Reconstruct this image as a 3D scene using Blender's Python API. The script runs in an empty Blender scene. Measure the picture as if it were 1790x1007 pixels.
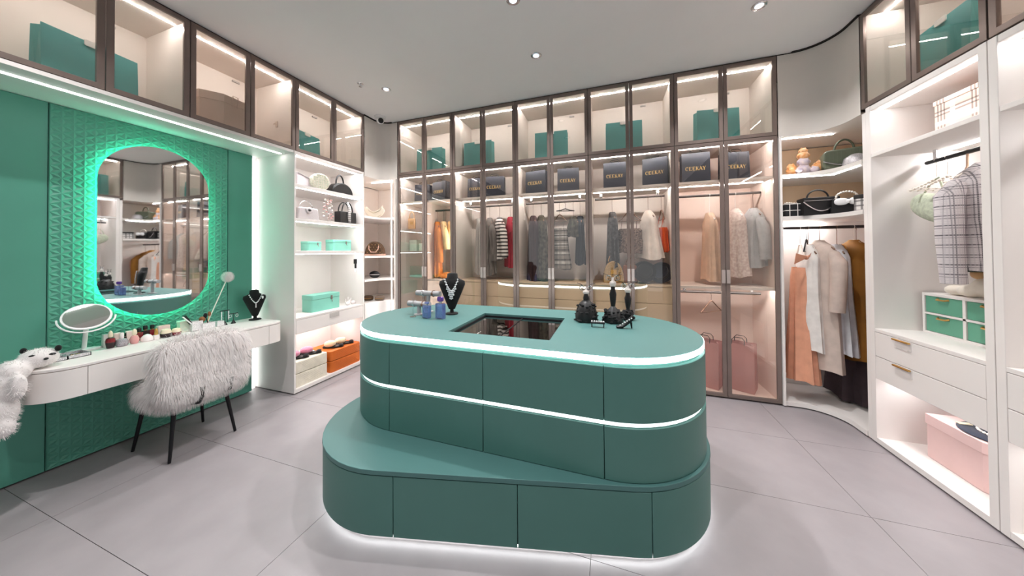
import bpy, bmesh, math, random
import numpy as np
from mathutils import Matrix, Vector
rnd = random.Random(7)
PI = math.pi
S = bpy.context.scene
COL = S.collection

# ------------------------------------------------------------------ camera
FPX, CYP, YAW, PITCH, ROLL, EYE = 519.0, 432.8, 0.32227, 0.01179, -0.007886, 1.45
def cam_axes():
    cy, sy = math.cos(YAW), math.sin(YAW)
    f = Vector((-sy*math.cos(PITCH), cy*math.cos(PITCH), math.sin(PITCH)))
    r = Vector((cy, sy, 0)); u = r.cross(f)
    return r*math.cos(ROLL)+u*math.sin(ROLL), u*math.cos(ROLL)-r*math.sin(ROLL), f
CR, CU, CF = cam_axes()
cam = bpy.data.objects.new('camera', bpy.data.cameras.new('camera'))
COL.objects.link(cam)
cam.data.sensor_width = 36; cam.data.sensor_fit = 'HORIZONTAL'
cam.data.lens = 36*FPX/1790
cam.data.shift_y = -(503.5-CYP)/1790
cam.data.clip_start = .02
m3 = Matrix((CR, CU, -CF)).transposed()
cam.matrix_world = Matrix.Translation((0, 0, EYE)) @ m3.to_4x4()
S.camera = cam
def ray(u, v): return CR*((u-895)/FPX)+CU*((CYP-v)/FPX)+CF
def F(u, v, z=0):
    d = ray(u, v); d = d*((z-EYE)/d.z); return Vector((d.x, d.y, z))
def LX(u, v, X):
    d = ray(u, v); d = d*(X/d.x); return Vector((X, d.y, d.z+EYE))
def BY(u, v, Y):
    d = ray(u, v); d = d*(Y/d.y); return Vector((d.x, Y, d.z+EYE))

# ------------------------------------------------------------------ world, exposure
S.view_settings.view_transform = 'Standard'
try: S.view_settings.look = 'None'
except Exception: pass
S.view_settings.gamma = 1; S.view_settings.use_curve_mapping = False
S.view_settings.exposure = 0.40
S.cycles.max_bounces = 14; S.cycles.diffuse_bounces = 8; S.cycles.glossy_bounces = 5
S.cycles.transparent_max_bounces = 40; S.cycles.transmission_bounces = 8
S.cycles.sample_clamp_indirect = 6; S.cycles.caustics_reflective = False; S.cycles.caustics_refractive = False
W = bpy.data.worlds.new('world'); S.world = W; W.use_nodes = True
W.node_tree.nodes['Background'].inputs[0].default_value = (.62, .64, .66, 1)
W.node_tree.nodes['Background'].inputs[1].default_value = 0.9
K_LED = 120.0
K_DOWN = 12.5
CEIL = 3.27

def area_lamp(name, loc, size, watts, rot=(0, 0, 0), col=(1, .985, .98), shape='DISK', sy=None, spread=PI):
    l = bpy.data.lights.new(name, 'AREA'); l.shape = shape; l.size = size
    if sy: l.size_y = sy
    l.energy = watts; l.color = col; l.spread = spread
    o = bpy.data.objects.new(name, l); COL.objects.link(o); o.location = loc; o.rotation_euler = rot
    return o
DOWN = [(1.07, 2.675), (-.643, 2.678), (-.654, 2.028), (-2.365, 2.686),
        (-2.365, .55), (-.65, .55), (1.07, .55)]  # unseen row without fixtures, added to light the near half of the room

# ------------------------------------------------------------------ materials
def lin(hexs):
    h = hexs.lstrip('#'); c = [int(h[i:i+2], 16)/255 for i in (0, 2, 4)]
    return tuple(x/12.92 if x <= .04045 else ((x+.055)/1.055)**2.4 for x in c)+(1,)
MATS = {}
def mat(name, hexs='#cccccc', rough=.5, metal=0, noise=None, bump=None, spec=.5, sheen=0, trans=0, ior=1.45, coat=0, alpha=None):
    if name in MATS: return MATS[name]
    m = bpy.data.materials.new(name); m.use_nodes = True; nt = m.node_tree; b = nt.nodes['Principled BSDF']
    I = b.inputs
    c = lin(hexs) if isinstance(hexs, str) else hexs
    I['Base Color'].default_value = c; I['Roughness'].default_value = rough; I['Metallic'].default_value = metal
    I['Specular IOR Level'].default_value = spec; I['IOR'].default_value = ior
    if sheen: I['Sheen Weight'].default_value = sheen
    if trans: I['Transmission Weight'].default_value = trans
    if coat: I['Coat Weight'].default_value = coat
    if noise or bump:
        tc = nt.nodes.new('ShaderNodeTexCoord')
    if noise:
        sc, amt = noise[:2]
        n = nt.nodes.new('ShaderNodeTexNoise'); n.inputs['Scale'].default_value = sc; n.inputs['Detail'].default_value = 6
        nt.links.new(tc.outputs['Object'], n.inputs['Vector'])
        mx = nt.nodes.new('ShaderNodeMix'); mx.data_type = 'RGBA'
        c2 = lin(noise[2]) if len(noise) > 2 else tuple(x*(1-amt) for x in c[:3])+(1,)
        c1 = c if len(noise) > 2 else tuple(min(1, x*(1+amt)) for x in c[:3])+(1,)
        mx.inputs[6].default_value = c1; mx.inputs[7].default_value = c2
        rp = nt.nodes.new('ShaderNodeMapRange'); rp.inputs[1].default_value = .35; rp.inputs[2].default_value = .65
        nt.links.new(n.outputs[0], rp.inputs[0]); nt.links.new(rp.outputs[0], mx.inputs[0])
        nt.links.new(mx.outputs[2], I['Base Color'])
    if bump:
        n = nt.nodes.new('ShaderNodeTexNoise'); n.inputs['Scale'].default_value = bump[0]; n.inputs['Detail'].default_value = 4
        nt.links.new(tc.outputs['Object'], n.inputs['Vector'])
        bp = nt.nodes.new('ShaderNodeBump'); bp.inputs['Strength'].default_value = bump[1]; bp.inputs['Distance'].default_value = .004
        nt.links.new(n.outputs[0], bp.inputs['Height']); nt.links.new(bp.outputs[0], I['Normal'])
    MATS[name] = m; return m
def emis(name, col, k):
    if name in MATS: return MATS[name]
    m = bpy.data.materials.new(name); m.use_nodes = True; b = m.node_tree.nodes['Principled BSDF']
    b.inputs['Base Color'].default_value = (.9, .9, .9, 1)
    b.inputs['Emission Color'].default_value = tuple(col)+(1,); b.inputs['Emission Strength'].default_value = k
    MATS[name] = m; return m
def glass(name, tint, fac=1.0, rough=0.0):
    m = bpy.data.materials.new(name); m.use_nodes = True; nt = m.node_tree; nt.nodes.clear()
    o = nt.nodes.new('ShaderNodeOutputMaterial'); t = nt.nodes.new('ShaderNodeBsdfTransparent'); g = nt.nodes.new('ShaderNodeBsdfGlossy')
    t.inputs[0].default_value = tint+(1,); g.inputs[0].default_value = (1, 1, 1, 1); g.inputs['Roughness'].default_value = rough
    lw = nt.nodes.new('ShaderNodeLayerWeight'); lw.inputs[0].default_value = .5
    pw_ = nt.nodes.new('ShaderNodeMath'); pw_.operation = 'POWER'; pw_.inputs[1].default_value = 5; nt.links.new(lw.outputs['Facing'], pw_.inputs[0])
    fr = nt.nodes.new('ShaderNodeMath'); fr.operation = 'MULTIPLY_ADD'; fr.inputs[1].default_value = .95; fr.inputs[2].default_value = .045; nt.links.new(pw_.outputs[0], fr.inputs[0])
    mu = nt.nodes.new('ShaderNodeMath'); mu.operation = 'MULTIPLY'; mu.inputs[1].default_value = fac; mu.use_clamp = True
    mx = nt.nodes.new('ShaderNodeMixShader')
    nt.links.new(fr.outputs[0], mu.inputs[0]); nt.links.new(mu.outputs[0], mx.inputs[0])
    nt.links.new(t.outputs[0], mx.inputs[1]); nt.links.new(g.outputs[0], mx.inputs[2]); nt.links.new(mx.outputs[0], o.inputs[0])
    MATS[name] = m; return m
def lines(name, base, sets, rough=.8, noise=0):
    """woven check: sets = [(axis 'x'|'y'|'z', freq, width, offset, hex, strength)]"""
    m = mat(name, base, rough); nt = m.node_tree; b = nt.nodes['Principled BSDF']
    tc = nt.nodes.new('ShaderNodeTexCoord'); sp = nt.nodes.new('ShaderNodeSeparateXYZ'); nt.links.new(tc.outputs['Object'], sp.inputs[0])
    rgb = nt.nodes.new('ShaderNodeRGB'); rgb.outputs[0].default_value = lin(base); cur = rgb.outputs[0]
    for ax, fq, wd, off, hx, st in sets:
        a = nt.nodes.new('ShaderNodeMath'); a.operation = 'MULTIPLY_ADD'; a.inputs[1].default_value = fq; a.inputs[2].default_value = off+50
        nt.links.new(sp.outputs['xyz'.index(ax)], a.inputs[0])
        f = nt.nodes.new('ShaderNodeMath'); f.operation = 'FRACT'; nt.links.new(a.outputs[0], f.inputs[0])
        l = nt.nodes.new('ShaderNodeMath'); l.operation = 'LESS_THAN'; l.inputs[1].default_value = wd; nt.links.new(f.outputs[0], l.inputs[0])
        k = nt.nodes.new('ShaderNodeMath'); k.operation = 'MULTIPLY'; k.inputs[1].default_value = st; nt.links.new(l.outputs[0], k.inputs[0])
        mx = nt.nodes.new('ShaderNodeMix'); mx.data_type = 'RGBA'; mx.inputs[7].default_value = lin(hx)
        nt.links.new(k.outputs[0], mx.inputs[0]); nt.links.new(cur, mx.inputs[6]); cur = mx.outputs[2]
    nt.links.new(cur, b.inputs['Base Color']); return m

WHITE = mat('white_lacquer', '#e9e4e1', .45, noise=(3, .015))
CEILM = mat('ceiling_paint', '#f8f7f7', .9, noise=(2, .01))
INSIDE = mat('cream_board', '#e6ddd6', .6, noise=(4, .015))
BEIGE = mat('beige_lacquer', '#ddd7d1', .5, noise=(3, .02))
TANB = mat('tan_board', '#c9ae90', .6, noise=(5, .03))
GREYT = mat('pale_grey_edge', '#b9b5b2', .5, noise=(6, .02))
BRONZE = mat('bronze_metal', '#7d6f69', .33, .4, noise=(8, .05))
DARK = mat('dark_gap', '#241e1c', .7, noise=(8, .05))
GREEN = mat('green_panel', '#519382', .55, noise=(3, .03))
ISLE = mat('island_green', '#4b7770', .48, noise=(4, .025))
ISLETOP = mat('island_top_green', '#4a7371', .5, noise=(4, .02))
FLOORM = mat('stone_tile', '#958f92', .42, noise=(5, .05), bump=(30, .05))
GROUT = mat('grout', '#8f8a8a', .9, noise=(20, .05))
TEAL = mat('teal_card', '#509f9e', .6, noise=(6, .04))
NAVY = mat('navy_card', '#202531', .5, noise=(6, .06))
GOLD = mat('gold_metal', '#d8ab63', .3, .9, noise=(20, .05))
CHROME = mat('chrome', '#d9d9dc', .18, 1, noise=(10, .03))
SILVER = mat('glitter_silver', '#d4d2d6', .25, .7, noise=(180, .3), bump=(200, .6))
BLACK = mat('black_satin', '#131214', .45, noise=(10, .1))
VELVET = mat('black_velvet', '#0b0a0c', .95, noise=(40, .1), sheen=.1)
BLKMET = mat('black_metal', '#17161a', .35, .4, noise=(10, .08))
RAILM = mat('rail_metal', '#3f3a39', .4, .6, noise=(20, .05))
MINT = mat('mint_case', '#7cc2b1', .5, noise=(4, .05))
ORANGE = mat('orange_leather', '#c8651f', .5, noise=(8, .06), bump=(90, .25))
CREAM = mat('cream_weave', '#ded8c9', .8, noise=(20, .06), bump=(60, .5))
PINK = mat('pink_card', '#e9c9c6', .6, noise=(4, .04))
ROSE = mat('rose_card', '#c08a86', .55, noise=(4, .08))
WOOD = mat('hanger_wood', '#7a5a48', .5, noise=(14, .2))
FURW = mat('white_fur', '#e6e1e0', .85, noise=(12, .05), sheen=.4)
PEARL = mat('pearl', '#efe6dd', .25, noise=(20, .03), coat=.5)
DIAM = mat('crystal', '#f2f2f6', .12, .25, noise=(90, .15))
WHITEP = mat('white_plastic', '#f1eff0', .35, noise=(5, .02))
LED = emis('led_white', (1, .98, .965), K_LED); LEDW = emis('led_shelf', (1, .98, .965), K_LED*.5); LEDN = emis('led_niche', (1, .98, .965), K_LED*.4)
LEDB = emis('led_bright', (1, .98, .97), K_LED*.22); LEDU = emis('led_rail', (1, .98, .97), K_LED*.45)
LEDM = emis('led_mint', (.10, 1, .62), 12.0)
LEDI = emis('led_island', (.93, 1, .99), 3.2)
GLASSB = glass('bronze_glass', (.955, .93, .905), 1.35)
GLASSC = glass('clear_glass', (.97, .975, .975), 1.0)
MIRROR = mat('mirror_silver', '#eceeee', .02, 1, noise=(3, .005))

# ------------------------------------------------------------------ mesh helpers
WL = {}
class MB:
    def __init__(s, m=None): s.v = []; s.f = []; s.m = m or Matrix.Identity(4)
    def add(s, vs, fs):
        o = len(s.v); s.v += [tuple(s.m @ Vector(p)) for p in vs]; s.f += [tuple(i+o for i in f) for f in fs]; return s
    def box(s, x0, x1, y0, y1, z0, z1):
        return s.add([(x, y, z) for z in (z0, z1) for y in (y0, y1) for x in (x0, x1)],
                     [(0, 2, 3, 1), (4, 5, 7, 6), (0, 1, 5, 4), (2, 6, 7, 3), (0, 4, 6, 2), (1, 3, 7, 5)])
    def prism(s, poly, z0, z1, caps=True):
        n = len(poly); vs = [(x, y, z0) for x, y in poly]+[(x, y, z1) for x, y in poly]
        fs = [(i, (i+1) % n, n+(i+1) % n, n+i) for i in range(n)]
        if caps: fs += [tuple(range(n))[::-1], tuple(range(n, 2*n))]
        return s.add(vs, fs)
    def plate(s, outline, y0, y1):     # outline in (x,z), extruded along y
        n = len(outline); vs = [(x, y0, z) for x, z in outline]+[(x, y1, z) for x, z in outline]
        return s.add(vs, [(i, (i+1) % n, n+(i+1) % n, n+i) for i in range(n)]+[tuple(range(n))[::-1], tuple(range(n, 2*n))])
    def ring(s, outer, inner, y0, y1):  # frame between two outlines (x,z)
        n = len(outer); vs = [(x, y, z) for y in (y0, y1) for o in (outer, inner) for x, z in o]
        fs = []
        for i in range(n):
            j = (i+1) % n
            fs += [(i, j, n+j, n+i), (2*n+i, 3*n+i, 3*n+j, 2*n+j), (i, 2*n+i, 2*n+j, j), (n+i, n+j, 3*n+j, 3*n+i)]
        return s.add(vs, fs)
    def tube(s, pts, r, n=8, closed=False, caps=True):
        pts = [Vector(p) for p in pts]; k = len(pts); rs = r if isinstance(r, (list, tuple)) else [r]*k
        vs = []; fs = []; prev = None
        for i, p in enumerate(pts):
            a = pts[(i-1) % k] if (closed or i) else p; b = pts[(i+1) % k] if (closed or i < k-1) else p
            t = (b-a); t = t.normalized() if t.length > 1e-9 else Vector((0, 0, 1))
            if prev is None:
                q = Vector((0, 0, 1)) if abs(t.z) < .9 else Vector((1, 0, 0)); q = (q-t*q.dot(t)).normalized()
            else:
                q = prev-t*prev.dot(t); q = q.normalized() if q.length > 1e-6 else t.orthogonal().normalized()
            prev = q; w = t.cross(q)
            for j in range(n):
                an = 2*PI*j/n; vs.append(p+(q*math.cos(an)+w*math.sin(an))*rs[i])
        for i in range(k if closed else k-1):
            for j in range(n):
                a = i*n+j; b = i*n+(j+1) % n; c = ((i+1) % k)*n+(j+1) % n; d = ((i+1) % k)*n+j; fs.append((a, b, c, d))
        if caps and not closed: fs += [tuple(range(n))[::-1], tuple(range((k-1)*n, k*n))]
        return s.add(vs, fs)
    def lathe(s, prof, c=(0, 0, 0), n=18, sx=1, sy=1, rip=0, kr=0):
        vs = []; fs = []; k = len(prof)
        for i, (r, z) in enumerate(prof):
            for j in range(n):
                a = 2*PI*j/n; q = r*(1+rip*(i/(k-1))*math.sin(kr*a)) if rip else r
                vs.append((c[0]+q*sx*math.cos(a), c[1]+q*sy*math.sin(a), c[2]+z))
        for i in range(k-1):
            for j in range(n): fs.append((i*n+j, i*n+(j+1) % n, (i+1)*n+(j+1) % n, (i+1)*n+j))
        fs += [tuple(range(n))[::-1], tuple(range((k-1)*n, k*n))]
        return s.add(vs, fs)
    def ell(s, c, rx, ry=None, rz=None, nu=14, nv=9):
        ry = ry or rx; rz = rz or rx
        pr = [(max(1e-4, math.sin(PI*i/nv)), -math.cos(PI*i/nv)) for i in range(nv+1)]
        vs = []; fs = []
        for r, z in pr:
            for j in range(nu):
                a = 2*PI*j/nu; vs.append((c[0]+rx*r*math.cos(a), c[1]+ry*r*math.sin(a), c[2]+rz*z))
        for i in range(nv):
            for j in range(nu): fs.append((i*nu+j, i*nu+(j+1) % nu, (i+1)*nu+(j+1) % nu, (i+1)*nu+j))
        return s.add(vs, fs)
    def loft(s, rings, caps=True):
        n = len(rings[0]); vs = [p for r in rings for p in r]; fs = []
        for i in range(len(rings)-1):
            for j in range(n): fs.append((i*n+j, i*n+(j+1) % n, (i+1)*n+(j+1) % n, (i+1)*n+j))
        if caps: fs += [tuple(range(n))[::-1], tuple(range((len(rings)-1)*n, len(rings)*n))]
        return s.add(vs, fs)
    def build(s, name, material, parent=None, smooth=False, bevel=0, loc=None, seg=2, subd=0):
        me = bpy.data.meshes.new(name)
        if parent is not None: o0 = WL[parent]
        else: o0 = Vector(loc) if loc is not None else (s.m.translation.copy() if s.m.translation.length > 0 else Vector((sum(p[0] for p in s.v)/len(s.v), sum(p[1] for p in s.v)/len(s.v), min(p[2] for p in s.v))))
        me.from_pydata([(p[0]-o0.x, p[1]-o0.y, p[2]-o0.z) for p in s.v], [], s.f)
        bm = bmesh.new(); bm.from_mesh(me); bmesh.ops.recalc_face_normals(bm, faces=bm.faces); bm.to_mesh(me); bm.free()
        if smooth:
            me.polygons.foreach_set('use_smooth', [True]*len(me.polygons))
            me.set_sharp_from_angle(angle=math.radians(smooth if smooth is not True else 45))
        me.materials.append(material)
        o = bpy.data.objects.new(name, me); COL.objects.link(o)
        if parent is not None: o.parent = parent; WL[o] = o0
        else: o.location = o0; WL[o] = o0
        if bevel:
            b = o.modifiers.new('bevel', 'BEVEL'); b.width = bevel; b.segments = seg; b.limit_method = 'ANGLE'; b.angle_limit = math.radians(40)
            b.harden_normals = False
        if subd:
            q = o.modifiers.new('subd', 'SUBSURF'); q.levels = subd; q.render_levels = subd
        return o
def tag(o, label=None, cat=None, group=None, kind=None):
    if label: o['label'] = label
    if cat: o['category'] = cat
    if group: o['group'] = group
    if kind: o['kind'] = kind
    return o
def thing(name, label, cat, loc, group=None):
    o = bpy.data.objects.new(name, None); COL.objects.link(o); o.empty_display_size = .05
    o.location = loc; WL[o] = Vector(loc); return tag(o, label, cat, group)
def T(loc, rz=0, sc=1): return Matrix.Translation(loc) @ Matrix.Rotation(rz, 4, 'Z') @ Matrix.Scale(sc, 4)
def arc(c, r, a0, a1, n): return [(c[0]+r*math.cos(a0+(a1-a0)*i/n), c[1]+r*math.sin(a0+(a1-a0)*i/n)) for i in range(n+1)]
def rrect(x0, x1, z0, z1, r, n=5):
    return (arc((x1-r, z0+r), r, -PI/2, 0, n)+arc((x1-r, z1-r), r, 0, PI/2, n)+arc((x0+r, z1-r), r, PI/2, PI, n)+arc((x0+r, z0+r), r, PI, 1.5*PI, n))
def stadium(cl, cr, r, n=24):
    """outline around two centres, counter-clockwise from the front of the right end"""
    d = math.atan2(cr[1]-cl[1], cr[0]-cl[0])
    return arc(cr, r, d-PI/2, d+PI/2, n)+arc(cl, r, d+PI/2, d+1.5*PI, n)
def struct(o): return tag(o, kind='structure')

# wall frames: local (a along wall, n out of the wall towards the room, z)
XL, YB, XR = -3.075, 3.402, 1.85
FL = Matrix(((0, 1, 0, XL), (1, 0, 0, 0), (0, 0, 1, 0), (0, 0, 0, 1)))
FB = Matrix(((1, 0, 0, 0), (0, -1, 0, YB), (0, 0, 1, 0), (0, 0, 0, 1)))
FR = Matrix(((0, -1, 0, XR), (1, 0, 0, 0), (0, 0, 1, 0), (0, 0, 0, 1)))

# ------------------------------------------------------------------ the shell
Y0, Y1, X0, X1 = -2.6, 3.97, -3.66, 2.46
o = MB().box(X0-.1, X1+.1, Y0-2, Y1+.1, -.12, -.008).build('floor', GROUT); struct(o); FLOOR = o
TX, TY = 1.42, .69
tmesh = None
for i in range(-1, 5):
    for j in range(-5, 6):
        x = -2.947+TX*i-TX; y = .762+TY*j
        if x > X1 or x+TX < X0 or y > Y1 or y+TY < Y0: continue
        xa, xb, ya, yb = max(x, X0), min(x+TX, X1), max(y, Y0), min(y+TY, Y1)
        MB().box(xa+.0012, xb-.0012, ya+.0012, yb-.0012, -.012, 0).build('floor_tile', FLOORM, FLOOR)
MB().box(X0-.1, X1+.1, Y0-2, Y0, -.012, -.001).build('corridor_floor', FLOORM, FLOOR)
struct(MB().box(X0-.1, X1+.1, Y0-2, Y1+.1, CEIL, CEIL+.1).build('ceiling', CEILM))
struct(MB().box(X0-.1, X0, Y0-2, Y1+.1, 0, CEIL).build('wall_left', WHITE)); WLEFT = bpy.data.objects['wall_left']
struct(MB().box(X1, X1+.1, Y0-2, Y1+.1, 0, CEIL).build('wall_right', WHITE))
struct(MB().box(X0, X1, Y1, Y1+.1, 0, CEIL).build('wall_back', WHITE))
fw = MB(); fw.box(X0, X1, Y0-.12, Y0, 2.45, CEIL); fw.box(X0, -2.6, Y0-.12, Y0, 0, 2.45); fw.box(1.4, X1, Y0-.12, Y0, 0, 2.45)
struct(fw.build('wall_front', mat('taupe_paint', '#a59a92', .7, noise=(2, .03))))

# green wall panels
def gpanel(y0, y1): return MB().box(-3.64, -3.581, y0+.002, y1-.002, .012, 2.476).build('panel', GREEN, WLEFT, bevel=.002)
gpanel(-.62, .9); gpanel(1.885, 2.098)
pt = MB(); pt.box(-3.64, -3.5842, .902, 1.883, .012, 2.476)
# pressed triangle relief: every triangle of an isometric grid sinks to its centre
side = .052; hh = side*math.sqrt(3)/2; base = -3.5838; crest = -3.5775; pit = -3.5836
ya, yb, za, zb = .905, 1.880, .016, 2.472
nc = int((yb-ya)/hh); cw = (yb-ya)/nc; nr = int((zb-za)/side); rh = (zb-za)/nr
def gv(c, r): return (ya+c*cw, min(zb, max(za, za+(r+(.5 if c % 2 else 0))*rh)))
vs = []; fs = []
def tri(a, b, c):
    if abs((b[0]-a[0])*(c[1]-a[1])-(c[0]-a[0])*(b[1]-a[1])) < 1e-6: return
    k = len(vs); g = ((a[0]+b[0]+c[0])/3, (a[1]+b[1]+c[1])/3)
    vs.extend([(crest, a[0], a[1]), (crest, b[0], b[1]), (crest, c[0], c[1]), (pit, g[0], g[1])])
    fs.extend([(k, k+1, k+3), (k+1, k+2, k+3), (k+2, k, k+3)])
for c in range(nc):
    for r in range(-1, nr+1):
        a, b = (gv(c, r), gv(c, r+1)); 
        if c % 2 == 0: d, e = gv(c+1, r), gv(c+1, r-1)
        else: d, e = gv(c+1, r+1), gv(c+1, r)
        if c % 2 == 0: tri(a, d, b); tri(e, d, a)
        else: tri(a, d, b); tri(a, e, d)
pt.add(vs, fs)
GP = mat('green_relief', '#539784', .45, noise=(3, .03))
pt.build('relief_panel', GP, WLEFT)
# lit recess beside the green wall
MB().box(-3.655, -3.64, 2.118, 2.160, .01, 2.47).build('led_strip', emis('led_recess', (1, .98, .97), 2.2), WLEFT)

# soffit board with its light line, ceiling shadow gap
s1 = MB().box(-3.655, XL-.004, -.62, 2.172, 2.478, 2.503).build('trim_1', WHITE); struct(s1)
MB().box(-3.245, -3.225, -.6, 2.15, 2.4745, 2.478).build('led_strip', emis('led_soffit', (1, .98, .97), 13.0), s1)
g = MB(); g.box(X0, XL-.012, Y0, 3.083, 3.258, CEIL-.001); g.box(-2.9, 1.6, YB+.012, Y1, 3.258, CEIL-.001); g.box(XR+.012, X1, Y0, 3.03, 3.258, CEIL-.001)
rl = arc((-2.9, 3.227), .163, PI, PI/2, 8); rr = arc((1.6, 3.152), .238, 0, PI/2, 8)
g.prism([(X0, 3.083)]+[(-3.063, 3.083)]+rl+[(-2.9, Y1), (X0, Y1)], 3.258, CEIL-.001)
g.prism([(X1, 3.03), (1.838, 3.03)]+rr+[(1.6, Y1), (X1, Y1)], 3.258, CEIL-.001)
struct(g.build('trim_2', DARK))

# ------------------------------------------------------------------ cabinets
def glass_door(parent, fr, a0, a1, z0, z1, handle=None, fw=.034, t=.02):
    d = MB(fr); o_ = [(a0, z0), (a1, z0), (a1, z1), (a0, z1)]; i_ = [(a0+fw, z0+fw), (a1-fw, z0+fw), (a1-fw, z1-fw), (a0+fw, z1-fw)]
    d.ring(o_, i_, -t, 0)
    do = d.build('door', BRONZE, parent, bevel=.0015, seg=1)
    MB(fr).box(a0+fw-.004, a1-fw+.004, -.012, -.008, z0+fw-.004, z1-fw+.004).build('pane', GLASSB, do)
    if handle:
        ha, hz0, hz1 = handle
        MB(fr).box(ha-.015, ha+.015, -.001, .012, hz0, hz1).build('handle', mat('brushed_steel', '#c2b7b2', .4, .6, noise=(12, .04)), do, bevel=.002)
    return do
def carcass(fr, a0, a1, dep, z0, z1, t=.018, front=-.022, bottom=True):
    m = MB(fr); b = -dep
    m.box(a0, a0+t, b, front, z0, z1); m.box(a1-t, a1, b, front, z0, z1)
    m.box(a0+t, a1-t, b, b+.012, z0, z1); m.box(a0+t, a1-t, b+.012, front, z1-t, z1)
    if bottom: m.box(a0+t, a1-t, b+.012, front, z0, z0+t)
    return m
def upper(fr, a0, a1, dep, z0, label, group='glass fronted cabinets under the ceiling'):
    a0, a1 = min(a0, a1), max(a0, a1); z1 = 3.256
    c = fr @ Vector(((a0+a1)/2, -dep/2, z0))
    t = thing('upper_cabinet', label, 'cabinet', c, group)
    carcass(fr, a0+.002, a1-.002, dep, z0, z1).build('body', INSIDE, t)
    MB(fr).box(a0+.03, a1-.03, -.146, -.140, z1-.022, z1-.018).build('led_strip', LED, t)
    mid = (a0+a1)/2
    for p, q in ((a0, mid), (mid, a1)): glass_door(t, fr, p+.002, q-.002, z0, z1)
    MB(fr).box(mid+.16, mid+.22, -dep+.012, -dep+.03, z1-.06, z1-.045).build('hinge_cover', GREYT, t)
    return t
LU = [-.24, .567, 1.38, 2.19, 3.083]
for i, w in enumerate(['glass fronted upper cabinet at the plain green panel end', 'glass fronted upper cabinet with large teal bag above the oval mirror',
                       'glass fronted upper cabinet holding a beige hat box', 'glass fronted upper cabinet with teal bag above the handbag shelves']):
    if i == 0: upper(FL, LU[0], .56, .575, 2.505, w)
    else: upper(FL, LU[i] if i > 1 else .57, LU[i+1], .575, 2.505, w)
BX = [-2.805, -1.945, -1.088, -.232, .626, 1.486]
names = ['beside the curved corner panel', 'above the striped shirt', 'above the maroon dress', 'above the white gown', 'above the two rose gift bags']
for i in range(5):
    upper(FB, BX[i], BX[i+1], .54, 2.514, 'glass fronted upper cabinet with one teal bag '+names[i])
upper(FR, 2.218, 3.033, .6, 2.522, 'glass fronted upper cabinet above the plaid box')
upper(FR, 1.40, 2.214, .6, 2.522, 'glass fronted upper cabinet beside the one above the plaid box')

# rounded closed corner panels under the ceiling
def fillet_panel(pts_out, thick, z0, z1, name, label, centre_back):
    t = thing(name, label, 'cabinet', (pts_out[len(pts_out)//2][0], pts_out[len(pts_out)//2][1], z0))
    inner = [(p[0]+(centre_back[0]-p[0])*thick/max(.01, math.dist(p, centre_back)), p[1]+(centre_back[1]-p[1])*thick/max(.01, math.dist(p, centre_back))) for p in pts_out]
    MB().prism(pts_out+inner[::-1], z0, z1).build('curved_door', BEIGE, t, smooth=30)
    MB().prism(inner+[(inner[-1][0], centre_back[1]), (centre_back[0], centre_back[1]), (centre_back[0], inner[0][1])], z0, z0+.02).build('bottom_panel', INSIDE, t)
    return t
CL = [(XL, 3.088)]+arc((-2.9, 3.227), .175, PI, PI/2, 12)+[(-2.81, YB)]
CRr = [(XR, 3.037)]+arc((1.6, 3.152), .25, 0, PI/2, 14)+[(1.49, YB)]
fillet_panel(CL, .022, 2.46, 3.254, 'corner_cabinet', 'narrow curved beige corner cabinet behind the dome camera', (-3.6, 3.93))
fillet_panel(CRr, .022, 2.49, 3.254, 'corner_cabinet', 'wide curved beige corner cabinet above the green handbag shelf', (2.42, 3.93))

# open handbag shelves on the left
t = thing('shelf_cabinet', 'tall white open cabinet with handbag shelves and lit edges', 'cabinet', (-3.35, 2.63, 0)); SHELF = t
m = MB(FL); m.box(2.175, 2.193, -.575, 0, .012, 2.503); m.box(3.065, 3.083, -.575, 0, .012, 2.503); m.box(2.193, 3.065, -.575, -.56, .05, 2.503)
m.box(2.193, 3.065, -.56, -.004, 2.48, 2.503); m.build('body', WHITE, t, bevel=.0015, seg=1)
MB(FL).box(2.193, 3.065, -.56, -.002, .012, .048).build('plinth', WHITE, t)
MB(FL).box(2.2, 3.06, -.10, -.085, 2.476, 2.48).build('led_strip', LEDW, t)
for z in (2.131, 1.776, 1.437):
    sh = MB(FL).box(2.193, 3.065, -.56, -.004, z, z+.034).build('shelf', WHITE, t, bevel=.0015, seg=1)
    MB(FL).box(2.2, 3.03, -.035, -.02, z-.0035, z).build('led_strip', LEDW, sh)
MB(FL).box(2.193, 3.065, -.56, -.002, .755, .775).build('counter', WHITE, t, bevel=.0015, seg=1)
d = MB(FL).box(2.196, 3.062, -.5, -.001, .609, .752).build('drawer', BEIGE if 0 else WHITE, t, bevel=.002)
MB(FL).box(2.58, 2.70, -.0005, .006, .70, .751).build('finger_pull', GREYT, d)
MB(FL).box(2.2, 3.05, -.30, -.285, .605, .609).build('led_strip', LEDW, t)

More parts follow.
